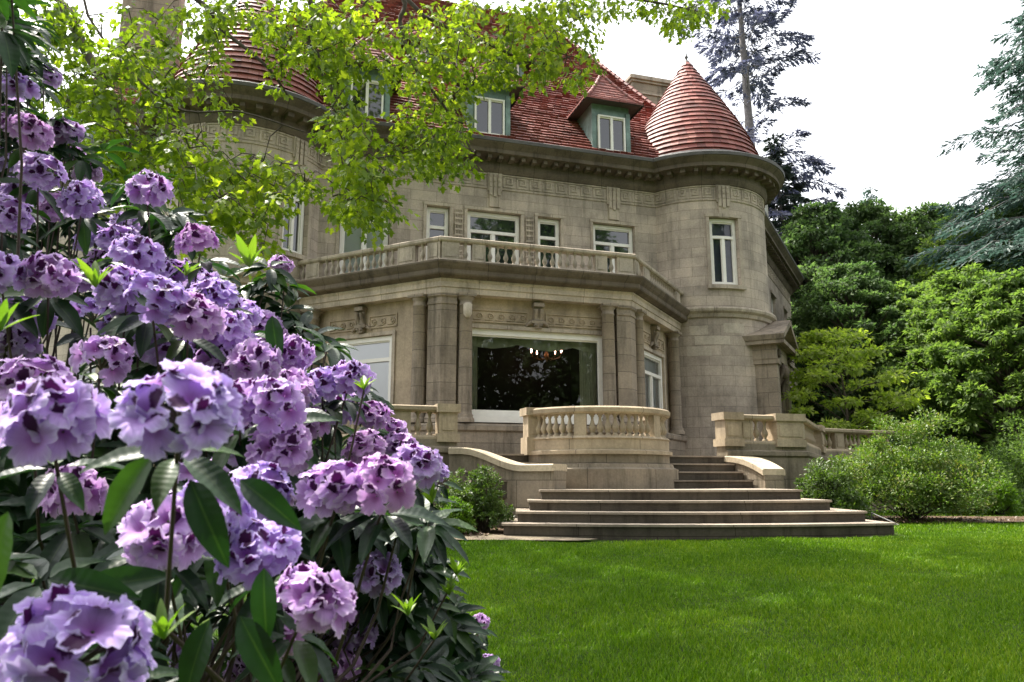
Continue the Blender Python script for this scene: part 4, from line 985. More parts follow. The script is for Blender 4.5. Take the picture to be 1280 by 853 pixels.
def clumps_leaves(name, centers, radii, per, size, m, parent, rng, T=T_LEAF, Fc=F_LEAF, droop=.35, flat=.7, jit=.35):
    """leaves on and in ragged clumps"""
    n = len(centers); idx = np.repeat(np.arange(n), per); N = len(idx)
    d = rnd_dirs(rng, N, .25); r = radii[idx] * (rng.random(N) ** .45) * (1 + rng.normal(size=N) * .12)
    sc3 = np.array([1, 1, flat]); pos = centers[idx] + d * r[:, None] * sc3
    out = d + rng.normal(size=(N, 3)) * .6; out[:, 2] -= droop
    up = np.tile([0, 0, 1.], (N, 1)) + rng.normal(size=(N, 3)) * .45 + d * .35
    x, y, z = frames(out, up, rng); sc = size * (1 + rng.uniform(-jit, jit, N))
    return np_mesh(name, place(T, pos, x, y, z, sc), len(T), Fc, m, parent)

def tree(name, label, cat, x, y, H, R, m, seed, group=None, leaves=16000, size=.3, trunk_r=.22, crown0=.25, bark=M_bark, nclump=90, z0=None, shape='round', TT=T_LEAF, FF=F_LEAF, flat=.5, cr=(.13, .24)):
    rng = np.random.default_rng(seed); rd = random.Random(seed); z0 = gz(x, y) if z0 is None else z0
    root = empty(name, label, cat, group, loc=(x, y, z0))
    tb = MB(); bend = (rd.uniform(-.4, .4), rd.uniform(-.4, .4)); lean = lambda t: Vector((bend[0] * sin(t * 3), bend[1] * sin(t * 2.3 + 1), H * t))
    tb.tube([lean(i / 8 * .85) for i in range(9)], [trunk_r * (1 - .8 * i / 8) for i in range(9)], 9)
    cs = []; rr = []
    for k in range(nclump):
        t = crown0 + (1 - crown0) * (k + rd.random()) / nclump
        if shape == 'round': rad = R * max(.15, sin(pi * min(1, (t - crown0) / (1 - crown0) * .86 + .12))) ** .7
        else: rad = R * (1.05 - (t - crown0) / (1 - crown0))
        a = k * 2.39996 + rd.uniform(-.5, .5); q = rad * rd.uniform(.45, 1.0) ** .8
        c = lean(min(t, .98)) + Vector((q * cos(a), q * sin(a), rd.uniform(-.3, .3) - .1 * q)); cs.append(c); rr.append(R * rd.uniform(*cr))
        if k % 2 == 0:
            s = lean(max(.12, t - .16)); mid = s.lerp(c, .5) + Vector((0, 0, -.08 * q + .2)); tb.tube([s, mid, c], [trunk_r * .34 * (1.1 - t), trunk_r * .2, .02], 5)
    tb.build('trunk', bark, root)
    clumps_leaves('crown', np.array([tuple(c) for c in cs]), np.array(rr), max(20, leaves // nclump), size, m, root, rng, T=TT, Fc=FF, flat=flat)
    return root

def conifer(name, label, x, y, H, R, m, seed, group=None, n_br=110, t0=.1, dens=46, size=.34, bark=M_barkgrey, tr=.3, sparse=False, gap=None, z0=None, droop=.3):
    rng = np.random.default_rng(seed); rd = random.Random(seed); z0 = gz(x, y) if z0 is None else z0
    root = empty(name, label, 'tree', group, loc=(x, y, z0)); tb = MB()
    ln = lambda t: Vector((.25 * sin(t * 4), .2 * sin(t * 3), H * t)); tb.tube([ln(i / 14) for i in range(15)], [tr * (1 - .93 * i / 14) for i in range(15)], 9)
    P0 = []; D0 = []
    for k in range(n_br):
        t = t0 + (.99 - t0) * (k + rd.random()) / n_br
        if gap and gap(t) and rd.random() < .75: continue
        a = k * 2.4 + rd.uniform(-.7, .7); L = R * ((1 - t) / (1 - t0)) ** .75 * rd.uniform(.55, 1.1) + .25
        if sparse: L = R * rd.uniform(.3, 1.0) * (1 - .55 * t)
        s = ln(t); dr = Vector((cos(a), sin(a), 0)); pts = []
        for j in range(6):
            u = j / 5; pts.append(s + dr * L * u + Vector((0, 0, L * (.12 * u - droop * u * u + .08 * sin(u * 5 + k)))))
        tb.tube(pts, [max(.012, .05 * (1 - t) + .02) * (1 - .8 * j / 5) for j in range(6)], 5)
        nn = max(8, int(dens * L)); us = np.clip(rng.random(nn) ** (.55 if sparse else .8), .08, 1)
        if sparse: us = .3 + .7 * us
        pa = np.array([tuple(p) for p in pts]); q = us * 5; i0 = np.minimum(q.astype(int), 4); f = (q - i0)[:, None]; pp = pa[i0] * (1 - f) + pa[i0 + 1] * f
        side = np.array([-sin(a), cos(a), 0.]); wdt = (.30 if not sparse else .26) * L * (1.1 - us * .8) * rng.uniform(-1, 1, nn)
        pp = pp + side[None, :] * wdt[:, None]; pp[:, 2] -= np.abs(wdt) * .25 + rng.random(nn) * .12
        P0.append(pp); dd = np.tile([dr.x * .8, dr.y * .8, -.35], (nn, 1)) + side[None, :] * (np.sign(wdt) * .8)[:, None] + rng.normal(size=(nn, 3)) * .3; D0.append(dd)
    tb.build('trunk', bark, root); pp = np.concatenate(P0); dd = np.concatenate(D0); n = len(pp)
    up = np.tile([0, 0, 1.], (n, 1)) + rng.normal(size=(n, 3)) * .4; x_, y_, z_ = frames(dd, up, rng)
    TN = np.array([(0, 0, 0), (.13, .25, 0), (.05, .4, -.02), (.14, .62, -.02), (0, 1, -.1), (-.14, .6, -.02), (-.05, .42, -.02), (-.13, .22, 0)])
    np_mesh('crown', place(TN, pp, x_, y_, z_, size * rng.uniform(.6, 1.3, n)), 8, [(0, 1, 2, 6), (0, 6, 7), (2, 3, 4), (2, 4, 5, 6)], m, root)
    return root

# --- woods to the right of the house
def at(px, Y): return (px - 640) / 966 * Y
wood_group = 'broadleaved trees standing behind the shrubs'
for i, (px, Y, H, R, m, lab) in enumerate((
    (1045, 42, 16.3, 4.6, M_wood1, 'dark green broadleaved tree just right of the mansion wing'),
    (1110, 46, 17.9, 5.2, M_wood1, 'tall broadleaved tree with the highest crown below the open sky'),
    (1190, 44, 16.9, 5.2, M_wood1, 'rounded mid green broadleaved tree in the middle of the woods'),
    (1255, 40, 15.4, 5.0, M_wood2, 'broadleaved tree in front of the bluish conifer at the right edge'),
    (1330, 38, 16.0, 5.0, M_wood1, 'broadleaved tree cut by the right edge of the photo'),
    (1075, 31, 9.6, 3.4, M_wood1, 'mid height dark tree behind the yellow green tree'),
    (1160, 30, 8.6, 3.2, M_wood2, 'leafy tree rising behind the tall shrub'),
    (1235, 27, 8.2, 3.1, M_wood2, 'bright green tree with drooping foliage in front of the woods'),
    (1295, 24, 7.2, 2.8, M_wood2, 'bright green tree low at the right edge above the hedge'),
    (1010, 50, 13.5, 4.0, M_wood1, 'dark tree crown filling the gap beside the wing wall'),
    )):
    tree('broadleaved_tree', lab, 'tree', at(px, Y), Y, H, R, m, 100 + i, wood_group, flat=.42, cr=(.07, .15), leaves=60000 if Y > 35 else 54000, size=.24 if Y > 35 else .165, nclump=620 if Y > 35 else 430, crown0=.06)
tree('yellow_maple', 'small tree with spreading tiers of yellow green leaves beside the terrace', 'tree', at(1052, 24), 24, 5.6, 2.0, M_yel, 140, leaves=7500, size=.15, nclump=52, crown0=.3, trunk_r=.08, flat=.25, cr=(.16, .30))
conifer('dark_conifer', 'dark evergreen tree behind the end of the mansion wing', at(1000, 44), 44, 22, 4.2, M_dark, 150, 'evergreens behind the mansion', n_br=150, dens=60, size=.5, t0=.05)
conifer('small_conifer', 'slim pointed conifer tip rising above the woods', at(1124, 60), 60, 25.2, 2.6, M_blue, 151, n_br=110, dens=34, size=.5, t0=.3, tr=.2)
xs = (932 - 640) / 880 * 46
conifer('sparse_conifer', 'tall thin conifer with bare grey trunk and ragged flare-blue branches behind the turret', xs, 46, 42, 7.6, M_sparse, 152, n_br=210, t0=.2, dens=46, size=.42, tr=.56, sparse=True, gap=lambda t: .5 < t < .62, droop=.18)
conifer('blue_conifer', 'large bluish conifer reaching in from the right edge against the sky', at(1405, 34), 34, 26.0, 8.2, M_blue, 153, n_br=170, t0=.40, dens=52, size=.38, tr=.35, droop=.25)
# trees across the lawn behind the viewer, seen in the window glass
for i, (x, y, H, R) in enumerate(((-9, -24, 27, 9), (3, -28, 31, 10), (15, -24, 28, 9), (27, -14, 27, 9))):
    tree('garden_tree', 'tree across the lawn behind the viewer, %s' % ('west of the middle', 'tallest of them, in the middle', 'east of the middle', 'farthest east')[i], 'tree', x, y, H, R, M_wood1, 170 + i, leaves=15000, size=.8, nclump=110, crown0=.08, cr=(.2, .34))

# --- shrubs
def shrub(name, label, px, Y, w, h, m, seed, leaves=5000, size=.06, dz=0, group=None, x=None, wy=None, stems=True, loose=.25):
    rng = np.random.default_rng(seed); rd = random.Random(seed); x = at(px, Y) if x is None else x; z0 = gz(x, Y) + dz; wy = wy or w * .8
    root = empty(name, label, 'shrub', group, loc=(x, Y, z0)); st = MB(); cs = []; rr = []
    n = 46
    for k in range(n):
        a = k * 2.39996; q = sqrt((k + .5) / n); r_ = q * (1 + rd.uniform(-.2, .2)); zt = h * (1 + .16 * sin(3 * a + seed) + .12 * sin(5 * r_ + seed * 2) + (rd.uniform(0, .18) if k % 5 == 0 else 0)) * (.18 + .74 * sqrt(max(0, 1 - q * q)) * rd.uniform(.72, 1.06))
        for lev in (1., .55):
            c = Vector((w * r_ * cos(a) * .86, wy * r_ * sin(a) * .86, max(.12, zt * lev))); cs.append(c); rr.append(.19 * min(w, h) * rd.uniform(.6, 1.4))
        st.tube([Vector((rd.uniform(-.1, .1), rd.uniform(-.1, .1), 0)), Vector((c.x * .5, c.y * .5, zt * .5)), Vector((w * r_ * cos(a) * .86, wy * r_ * sin(a) * .86, zt))], [.014, .009, .004], 5)
    st.build('stems', M_twig, root)
    clumps_leaves('foliage', np.array([tuple(c) for c in cs]), np.array(rr), leaves // len(cs), size, m, root, rng, droop=-.2, flat=.85)
    return root
sg_ = 'garden shrubs beside the steps'
shrub('garden_shrub', 'airy light green shrub growing against the left cheek wall', 605, 11.9, .42, .92, M_shrub, 201, 7000, .045, group=sg_)
shrub('garden_shrub', 'airy light green shrub directly left of the taller one by the left cheek wall', 572, 12.2, .42, .85, M_shrub, 202, 7000, .045, group=sg_)
shrub('garden_shrub', 'small lime green mound in front of the airy shrubs on the left bed', 572, 11.45, .26, .5, M_shrubl, 203, 4500, .04, group=sg_)
shrub('garden_shrub', 'low leafy shrub touching the right end of the wide steps', 1032, 14.4, .75, .95, M_shrub, 204, 10000, .06, group=sg_)
shrub('garden_shrub', 'largest shrub, with rust tipped leaves, right of the stone balustrade', 1135, 15.4, 1.55, 1.85, M_rtip, 205, 40000, .055, group=sg_)
shrub('garden_shrub', 'clipped round green shrub at the edge of the lawn', 1243, 17.5, .52, .78, M_shrubl, 206, 9000, .05, group=sg_)
shrub('garden_shrub', 'pale green shrub behind the clipped round one', 1205, 18.6, 1.3, 1.35, M_wood2, 207, 14000, .075, group=sg_)
shrub('garden_shrub', 'tall hedge like shrub at the right edge of the photo', 1290, 19.5, 1.6, 1.9, M_wood2, 208, 16000, .08, group=sg_)
shrub('garden_shrub', 'dark shrub behind the balustrade at the far right of the terrace', 1120, 22.5, 2.2, 2.0, M_wood1, 209, 16000, .10, group=sg_)
shrub('garden_shrub', 'dark shrub under the left windows behind the lilac flowers', 400, 12.5, 1.4, 1.2, M_wood1, 210, 9000, .08, group=sg_)
rod = MB(); a, b = P(1088, 626, 13.9), P(1122, 637, 13.2); a.z = gz(a.x, a.y) + .22; b.z = gz(b.x, b.y) + .04
rod.tube([a, b], .013, 7); rod.tube([(a.x, a.y, gz(a.x, a.y) - .05), a], .012, 6); tag(rod.build('metal_rod', M_lead), 'thin metal rod leaning low beside the right shrubs', 'rod')

# --- grass
rng = np.random.default_rng(1)
def grass(n, x0, x1, y0, y1, h, wdt):
    x = rng.uniform(x0, x1, n); y = y0 + (y1 - y0) * rng.random(n) ** 1.25
    ok = (np.abs(x) < .74 * y + .6)
    ok &= ~((x > -.3) & (x < 5.75) & (y > 11.05 - .0 * x))
    ok &= ~(((x + 1.3) / 1.55) ** 2 + ((y - 12.25) / 1.05) ** 2 < 1); ok &= ~(((x - 8.2) / 2.9) ** 2 + ((y - 15.9) / 1.35) ** 2 < 1)
    ok &= ~((x < 2.3) & (y > 10.72) & (y < 11.25))
    ok &= ~((y > 13) & (x < 5.5))
    x, y = x[ok], y[ok]; n = len(x); z = GV(x, y)
    pos = np.stack([x, y, z], 1); d = np.stack([rng.normal(size=n) * .35, rng.normal(size=n) * .35, np.ones(n)], 1); up = rnd_dirs(rng, n); X, Y_, Z_ = frames(d, up, rng)
    T = np.array([(-.5, 0, 0), (.5, 0, 0), (.32, .55, .1), (-.32, .55, .1), (0, 1, .38)])
    clump = .75 + .35 * np.sin(x * 3.1 + np.sin(y * 2.3) * 2) * np.sin(y * 2.7 + 1) ; sc = h * rng.uniform(.5, 1.25, n) * clump
    wd_ = wdt * rng.uniform(.7, 1.3, n) * (1 + y * .05)
    V = pos[:, None, :] + T[None, :, 0, None] * X[:, None, :] * wd_[:, None, None] + (T[None, :, 1, None] * Y_[:, None, :] + T[None, :, 2, None] * Z_[:, None, :]) * sc[:, None, None]
    return V
V = np.concatenate([grass(360000, -2, 8, 4.3, 11.6, .055, .0055), grass(110000, 2, 16, 9, 19, .06, .009), grass(30000, -5, 0, 4, 12, .055, .007)])
tag(np_mesh('grass', V, 5, [(0, 1, 2, 3), (3, 2, 4)], M_grass), 'short mown grass of the lawn', 'grass', None, 'stuff')
# mulch chips
n = 9000; cx = np.concatenate([rng.normal(-1.3, .75, n // 2), rng.normal(7.6, 1.1, n // 2)]); cy = np.concatenate([rng.normal(12.0, .5, n // 2), rng.normal(15.6, .5, n // 2)])
d = rnd_dirs(rng, n); d[:, 2] *= .3; X, Y_, Z_ = frames(d, np.tile([0, 0, 1.], (n, 1)) + rng.normal(size=(n, 3)) * .3, rng)
okc = ~((cx > -.35) & (cx < 5.6)); cx, cy, X, Y_, Z_ = cx[okc], cy[okc], X[okc], Y_[okc], Z_[okc]; n = len(cx)
M_chip = leaf_mat('mulch_chip', [(.04, .025, .015), (.11, .07, .045), (.24, .17, .12)], 0.01, scale=20.)
tag(np_mesh('mulch', place(np.array([(-.3, 0, 0), (.3, 0, 0), (.25, 1, .1), (-.2, .9, .1)]), np.stack([cx, cy, GV(cx, cy) + .04], 1), X, Y_, Z_, rng.uniform(.02, .055, n)), 4, [(0, 1, 2, 3)], M_chip), 'loose bark mulch on the beds', 'mulch', None, 'stuff')

# ------------------------------------------------------------------ the maple overhead
TRK = Vector((-8.2, 8.3, gz(-8.2, 8.3)))
mp = empty('maple_tree', 'large maple with bright yellow green leaves hanging in front of the left turret and roof', 'tree', loc=tuple(TRK))
tk_ = MB(); tk_.tube([Vector((0, 0, 0)), Vector((.1, 0, 2.2)), Vector((.3, .1, 4.5)), Vector((.4, .5, 8)), Vector((.9, 1.2, 12)), Vector((1.5, 1.6, 16))], [.42, .34, .3, .24, .17, .06], 12)
limbs_px = [
    ([(None), (-40, -60, 6.6), (70, 0, 6.4), (105, 60, 6.3), (142, 130, 6.2), (168, 215, 6.1), (175, 250, 6.0)], .085, 4.3),
    ([(None), (20, -150, 6.9), (240, -5, 6.9), (275, 35, 7.0), (330, 80, 7.0), (360, 120, 7.1)], .045, 5.2),
    ([(None), (150, -170, 6.6), (370, -20, 6.4), (385, 50, 6.4), (405, 95, 6.3), (432, 150, 6.3), (440, 240, 6.3)], .04, 5.6),
    ([(None), (220, -220, 7.2), (480, -30, 7.2), (500, 30, 7.2), (516, 80, 7.2), (560, 140, 7.1), (590, 190, 7.0)], .04, 6.0),
    ([(None), (260, -260, 7.6), (500, -10, 7.4), (540, 25, 7.4), (610, 55, 7.5), (670, 80, 7.5), (715, 70, 7.5)], .035, 6.4),
    ([(None), (60, -120, 6.2), (110, 20, 5.9), (210, 130, 5.8), (300, 140, 5.8), (380, 165, 5.9)], .014, 4.8),
    ([(None), (300, -300, 8.2), (620, -60, 8.0), (740, -12, 7.9), (830, 5, 7.9), (885, 18, 7.9)], .035, 7.0),
]
limb_pts = []
for pts, r0, zt in limbs_px:
    q = [Vector((.3, .2, zt))] + [P(*p) - TRK for p in pts[1:]]
    # smooth
    Q = []
    for i in range(len(q) - 1):
        p0, p1, p2, p3 = q[max(0, i - 1)], q[i], q[i + 1], q[min(len(q) - 1, i + 2)]
        for k in range(5):
            t = k / 5; Q.append(.5 * ((2 * p1) + (p2 - p0) * t + (2 * p0 - 5 * p1 + 4 * p2 - p3) * t * t + (3 * p1 - p0 - 3 * p2 + p3) * t ** 3))
    Q.append(q[-1]); n = len(Q); tk_.tube(Q, [r0 * (1.5 - 1.35 * i / n) * .55 + .004 for i in range(n)], 7); limb_pts += Q[6:]
rd = random.Random(11)
blobs = [  # px, py, rx, ry, clusters, depth
    (95, 60, 85, 80, 52, 6.2), (150, 140, 65, 75, 52, 6.1), (160, 215, 48, 55, 34, 6.0), (40, 110, 55, 90, 26, 6.4), (220, 60, 55, 55, 26, 6.6),
    (300, 20, 75, 26, 30, 6.9), (380, 40, 60, 48, 40, 6.6), (300, 115, 60, 30, 5, 6.7), (430, 40, 60, 50, 34, 6.6), (450, 90, 50, 30, 10, 6.5),
    (235, 190, 45, 38, 18, 6.0), (285, 225, 62, 42, 34, 5.9), (250, 270, 50, 30, 18, 5.9), (345, 230, 38, 30, 15, 6.0), (325, 290, 22, 32, 9, 5.9), (375, 225, 14, 10, 3, 6.0),
    (425, 150, 28, 45, 16, 6.3), (450, 195, 38, 40, 26, 6.3), (445, 245, 38, 28, 20, 6.3), (480, 268, 20, 16, 6, 6.3),
    (530, 60, 60, 50, 36, 7.1), (535, 130, 42, 36, 15, 7.1), (525, 185, 42, 32, 26, 7.0), (560, 200, 30, 20, 9, 7.0), (575, 125, 20, 18, 5, 7.1), (565, 165, 22, 16, 6, 7.0),
    (600, 30, 60, 34, 34, 7.4), (650, 55, 55, 40, 30, 7.5), (700, 25, 45, 34, 26, 7.5), (700, 85, 38, 20, 10, 7.5), (625, 100, 35, 25, 12, 7.3), (735, 60, 16, 20, 4, 7.5), (680, 105, 14, 12, 3, 7.4),
    (760, 5, 40, 12, 9, 7.9), (830, 8, 50, 14, 14, 7.9), (880, 12, 18, 16, 6, 7.9), (845, 32, 14, 14, 4, 7.9),
]
tw = tk_; cc = []
for bx, by, rx, ry, nn, dep in blobs:
    for k in range(nn):
        a = rd.uniform(0, 2 * pi); q = sqrt(rd.random()); c = P(bx + rx * q * cos(a), by + ry * q * sin(a), dep + rd.uniform(-.7, .9)) - TRK; cc.append(c)
LP = np.array([tuple(p) for p in limb_pts])
done = []
for c in sorted(cc, key=lambda c: np.min(np.linalg.norm(LP - np.array(c), axis=1))):
    pool = np.concatenate([LP, np.array([tuple(p) for p in done])]) if done else LP
    d = np.linalg.norm(pool - np.array(c), axis=1) + np.maximum(0, (c.z - pool[:, 2])) * .8; j = int(np.argmin(d)); s = Vector(pool[j])
    m_ = s.lerp(c, .5) + Vector((rd.uniform(-.05, .05), rd.uniform(-.05, .05), .06)); tw.tube([s, m_, c], [.007, .005, .0025], 4); done.append(c); done.append(m_)
rng = np.random.default_rng(5)
ca = np.array([tuple(c) for c in cc]); idx = np.repeat(np.arange(len(ca)), 24); n = len(idx)
off_ = rnd_dirs(rng, n) * (.16 * rng.random(n) ** .5)[:, None]; off_[:, 2] = off_[:, 2] * .8 - .03; pos = ca[idx] + off_
out = off_ / (np.linalg.norm(off_, axis=1, keepdims=True)) * .9 + rng.normal(size=(n, 3)) * .35; out[:, 2] -= .75
up = np.tile([0, 0, 1.], (n, 1)) + rng.normal(size=(n, 3)) * .4 + off_ * 3; X, Y_, Z_ = frames(out, up, rng)
np_mesh('foliage', place(T_MAP, pos, X, Y_, Z_, rng.uniform(.045, .085, n)), len(T_MAP), F_MAP, M_maple, mp)
# unseen high crown, added above the view to shade the lawn in patches
hi = []; hr = []
for k in range(50):
    t = rd.random(); a = rd.uniform(0, 2 * pi); q = sqrt(rd.random()); c = Vector((-4.6 + 5.4 * q * cos(a), 12.8 + 3.6 * q * sin(a), 12.8 + rd.uniform(-1.3, 3.2)))
    if (c.x + 6.9) ** 2 + (c.y - 9.8) ** 2 < 9.0: continue
    if c.z / c.y < .86 and abs(c.x) < c.y * .8: c.z = c.y * .9 + rd.random()
    hi.append(c - TRK); hr.append(rd.uniform(.55, 1.15))
for k, c in enumerate(hi):
    if k % 2 == 0:
        s = Vector((.9, 1.2, 10 + (k % 7) * .7)); tk_.tube([s, s.lerp(c, .5) + Vector((0, 0, .5)), c], [.09, .05, .015], 5)
ha = np.array([tuple(c) for c in hi]); idx = np.repeat(np.arange(len(ha)), 170); n = len(idx); d = rnd_dirs(rng, n); pos = ha[idx] + d * (np.array(hr)[idx] * rng.random(n) ** .45)[:, None]
X, Y_, Z_ = frames(d + rng.normal(size=(n, 3)) * .5, np.tile([0, 0, 1.], (n, 1)) + rng.normal(size=(n, 3)) * .4, rng)
np_mesh('foliage', place(T_MAP, pos, X, Y_, Z_, rng.uniform(.16, .30, n)), len(T_MAP), F_MAP, M_maple, mp)
tk_.build('trunk', M_bark, mp)

# ------------------------------------------------------------------ the rhododendron in front
RB = Vector((-1.15, 1.75, gz(-1.15, 1.75)))
rh = empty('rhododendron', 'big rhododendron bush covered in lilac flower clusters with dark blotches', 'shrub', loc=tuple(RB))
def floret(rd):
    """one frilled funnel flower: verts, faces, uv; opens along +z, blotched petal towards +y"""
    na, nr = 60, 9; V = []; U = []
    ph = [rd.uniform(-.12, .12) for _ in range(5)]; cur = [rd.uniform(-.3, 1.5) for _ in range(5)]; tl_ = [.4] + [rd.uniform(-1.4, .8) for _ in range(4)]; cur[0] = -.3; ru = rd.uniform(0, 6)
    for j in range(nr + 1):
        t = j / nr
        for i in range(na):
            a = 2 * pi * i / na; k = int(((a - pi / 2 + pi / 5) % (2 * pi)) / (2 * pi / 5)) % 5; loc = ((a - pi / 2 + pi / 5) % (2 * pi / 5)) / (2 * pi / 5)
            lobe = sin(pi * loc) ** .5; rr = 1 - (1 - lobe) * .40 * max(0, (t - .35) / .65) ** .8
            R = t * rr
            r_eff = .08 + .92 * R if t > 0 else .05
            z = -.42 * (1 - t) ** 2.4 + .02 * t + tl_[k] * t * .11
            z -= cur[k] * .15 * max(0, t - .6) ** 1.3 * lobe * 1.5
            w_ = max(0, t - .45) * 1.8
            z += (.045 * sin(7 * a + ru) + .03 * sin(16 * a + ru * 2) + .03 * sin(33 * a)) * w_
            r2 = r_eff * (1 + (.05 * sin(15 * a + ru) + .035 * sin(29 * a)) * w_)
            V.append((r2 * cos(a + ph[k] * t), r2 * sin(a + ph[k] * t), z)); U.append((t * cos(a), t * sin(a)))
    Fc = []
    for j in range(nr):
        for i in range(na): Fc.append((j * na + i, j * na + (i + 1) % na, (j + 1) * na + (i + 1) % na, (j + 1) * na + i))
    return V, Fc, U
def truss(seed):
    rd = random.Random(seed); V = []; Fc = []; U = []; st = MB()
    dirs = [(0.0, 0.25)] ; k = 0
    for ring, (n, th) in enumerate(((1, 8), (5, 48), (8, 84))):
        for i in range(n): dirs.append(None); a = 2 * pi * (i + .5 * (ring % 2) + rd.uniform(-.12, .12)) / n; t = radians(th + rd.uniform(-7, 7)); 
        for i in range(n):
            if ring > 1 and rd.random() < .08: continue
            a = 2 * pi * (i + .5 * (ring % 2)) / n + rd.uniform(-.22, .22); t = radians(th + rd.uniform(-13, 13)); d = Vector((sin(t) * cos(a), sin(t) * sin(a), cos(t)))
            up = Vector((0, 0, 1)) if abs(d.z) < .9 else Vector((-.2, -1, .3)); y = (up - d * up.dot(d)).normalized()
            y = (Quaternion(d, rd.uniform(-.3, .3)) @ y); x = y.cross(d); s = .038 * rd.uniform(.88, 1.14); c = d * .055 * rd.uniform(.85, 1.12); d = (d + Vector((rd.uniform(-.25, .25), rd.uniform(-.25, .25), rd.uniform(-.1, .25)))).normalized(); y = (y - d * y.dot(d)).normalized(); x = y.cross(d); c = c + Vector((0, 0, -.005))
            v, f, u = floret(rd); b = len(V); V += [tuple(c + (x * p[0] + y * p[1] + d * p[2]) * s) for p in v]; Fc += [tuple(b + q for q in g) for g in f]; U += u
            st.tube([Vector((0, 0, -.03)), c * .3 + Vector((0, 0, -.01)), c - d * .02], [.003, .002, .0025], 5)
            # stamens
    me = bpy.data.meshes.new('flower_cluster'); me.from_pydata(V, [], Fc); uvl = me.uv_layers.new(name='UVMap'); li = np.empty(len(me.loops), np.int32); me.loops.foreach_get('vertex_index', li)
    uvl.data.foreach_set('uv', np.array(U, np.float32)[li].ravel()); me.polygons.foreach_set('use_smooth', [True] * len(Fc)); me.materials.append(M_petal)
    sv = MB()
    for q in range(70):
        pass
    return me, st
tr_meshes = []
for k in range(9):
    me, st = truss(40 + k); so = st.build('flower_stalks', M_stemg); sme = so.data; bpy.data.objects.remove(so); tr_meshes.append((me, sme))
# px, py, size in px, turn towards the viewer
TR_ = [(62, 528, 150), (226, 515, 168), (100, 815, 165), (205, 668, 120), (322, 690, 112), (265, 640, 112), (388, 752, 118), (421, 612, 92), (480, 606, 94), (522, 582, 66), (474, 718, 62), (441, 786, 58),
       (188, 240, 60), (351, 331, 36), (246, 302, 62), (100, 250, 58), (8, 268, 66), (20, 112, 54), (36, 165, 58), (52, 215, 60), (92, 196, 44), (2, 345, 78), (60, 345, 76), (118, 300, 52), (152, 285, 52),
       (150, 360, 74), (196, 372, 78), (240, 395, 76), (282, 415, 70), (205, 430, 70), (318, 455, 72), (365, 442, 58), (398, 482, 60), (438, 476, 60), (300, 505, 84), (345, 505, 86), (352, 560, 84), (325, 620, 92),
       (545, 592, 34), (600, 778, 26), (606, 832, 34), (238, 815, 58), (310, 842, 62), (560, 778, 24), (120, 395, 66), (60, 95, 40), (0, 200, 50), (250, 440, 62), (335, 425, 50), (225, 470, 66), (300, 435, 60), (360, 490, 66), (420, 510, 56), (385, 530, 60), (170, 320, 66), (220, 345, 60), (262, 372, 66), (300, 395, 60), (105, 345, 60), (310, 560, 70), (285, 545, 70), (360, 610, 66), (130, 450, 80), (30, 395, 70), (40, 480, 100), (400, 800, 56), (340, 790, 80), (80, 165, 48), (110, 215, 44), (5, 150, 50), (465, 520, 50), (490, 540, 44), (455, 560, 60), (150, 300, 60), (170, 380, 70), (250, 350, 50), (195, 395, 64), (320, 520, 66), (330, 410, 50), (300, 470, 66), (250, 600, 80), (25, 240, 56), (70, 260, 50), (500, 560, 50), (90, 620, 90), (420, 838, 60), (10, 430, 70), (270, 460, 70), (130, 330, 50)]
rd = random.Random(21); shoots = []; stems = MB(); truss_pos = []
for i, (px, py, s) in enumerate(TR_):
    D = .150 * 940 / s; D = max(.72, min(3.1, D)); pos = P(px, py, D) - RB; sc = s / (.150 * 940) * D * (.90 if D < 1.5 else .96)
    o = bpy.data.objects.new('flower_cluster', tr_meshes[i % 9][0]); C.objects.link(o); o.parent = rh
    vd = (-(pos + RB)).normalized(); ax = (vd * .62 + Vector((rd.uniform(-.45, .45), rd.uniform(-.25, .25), .85 + rd.uniform(-.3, .3)))).normalized()
    M_ = ax.to_track_quat('Z', 'Y') @ Quaternion((0, 0, 1), rd.uniform(-.6, .6))
    o.location = pos; o.rotation_mode = 'QUATERNION'; o.rotation_quaternion = M_; o.scale = (sc * rd.uniform(.98, 1.25), sc * rd.uniform(.92, 1.12), sc * rd.uniform(.8, 1.1))
    q = bpy.data.objects.new('flower_stalks', tr_meshes[i % 9][1]); C.objects.link(q); q.parent = o
    truss_pos.append((pos, ax, sc))
# leaf rosettes
def leaf_T():
    V = []; U = []; n = 9; ns = (-1, -.5, 0, .5, 1)
    for j in range(n + 1):
        t = j / n; w_ = .5 * .36 * (sin(pi * min(1, t ** .85)) ** .75) if 0 < t < 1 else .004
        for s in ns: V.append((s * w_, t, .10 * w_ * 4 * abs(s) - .28 * t * t + .012 * sin(t * 20 + s * 3) * abs(s))); U.append((s * .5, t))
    Fc = [(j * 5 + i, j * 5 + i + 1, j * 5 + i + 6, j * 5 + i + 5) for j in range(n) for i in range(4)]
    return np.array(V), Fc, np.array(U)
T_RL, F_RL, U_RL = leaf_T()
lp, ld, lu, ls = [], [], [], []
def rosette(c, ax, n=9, L=.12, spread=1.25, down=.25):
    x = ax.orthogonal().normalized(); y = ax.cross(x)
    for k in range(n):
        a = 2 * pi * k / n + rd.uniform(-.25, .25); d = (x * cos(a) + y * sin(a)) * spread + ax * rd.uniform(-.25, .55) - Vector((0, 0, down)); lp.append(tuple(c + d.normalized() * .012)); ld.append(tuple(d)); lu.append(tuple(ax + Vector((rd.uniform(-.25, .25), rd.uniform(-.25, .25), .35)))); ls.append(L * rd.uniform(.75, 1.2))
for pos, ax, sc in truss_pos: rosette(pos - ax * .07 * sc - (pos + RB).normalized() * -.03, ax, 7 if (pos + RB).length > 1.15 else 5, (.115 if (pos + RB).length > 1.15 else .092) * min(1.1, sc), 1.25, .45)
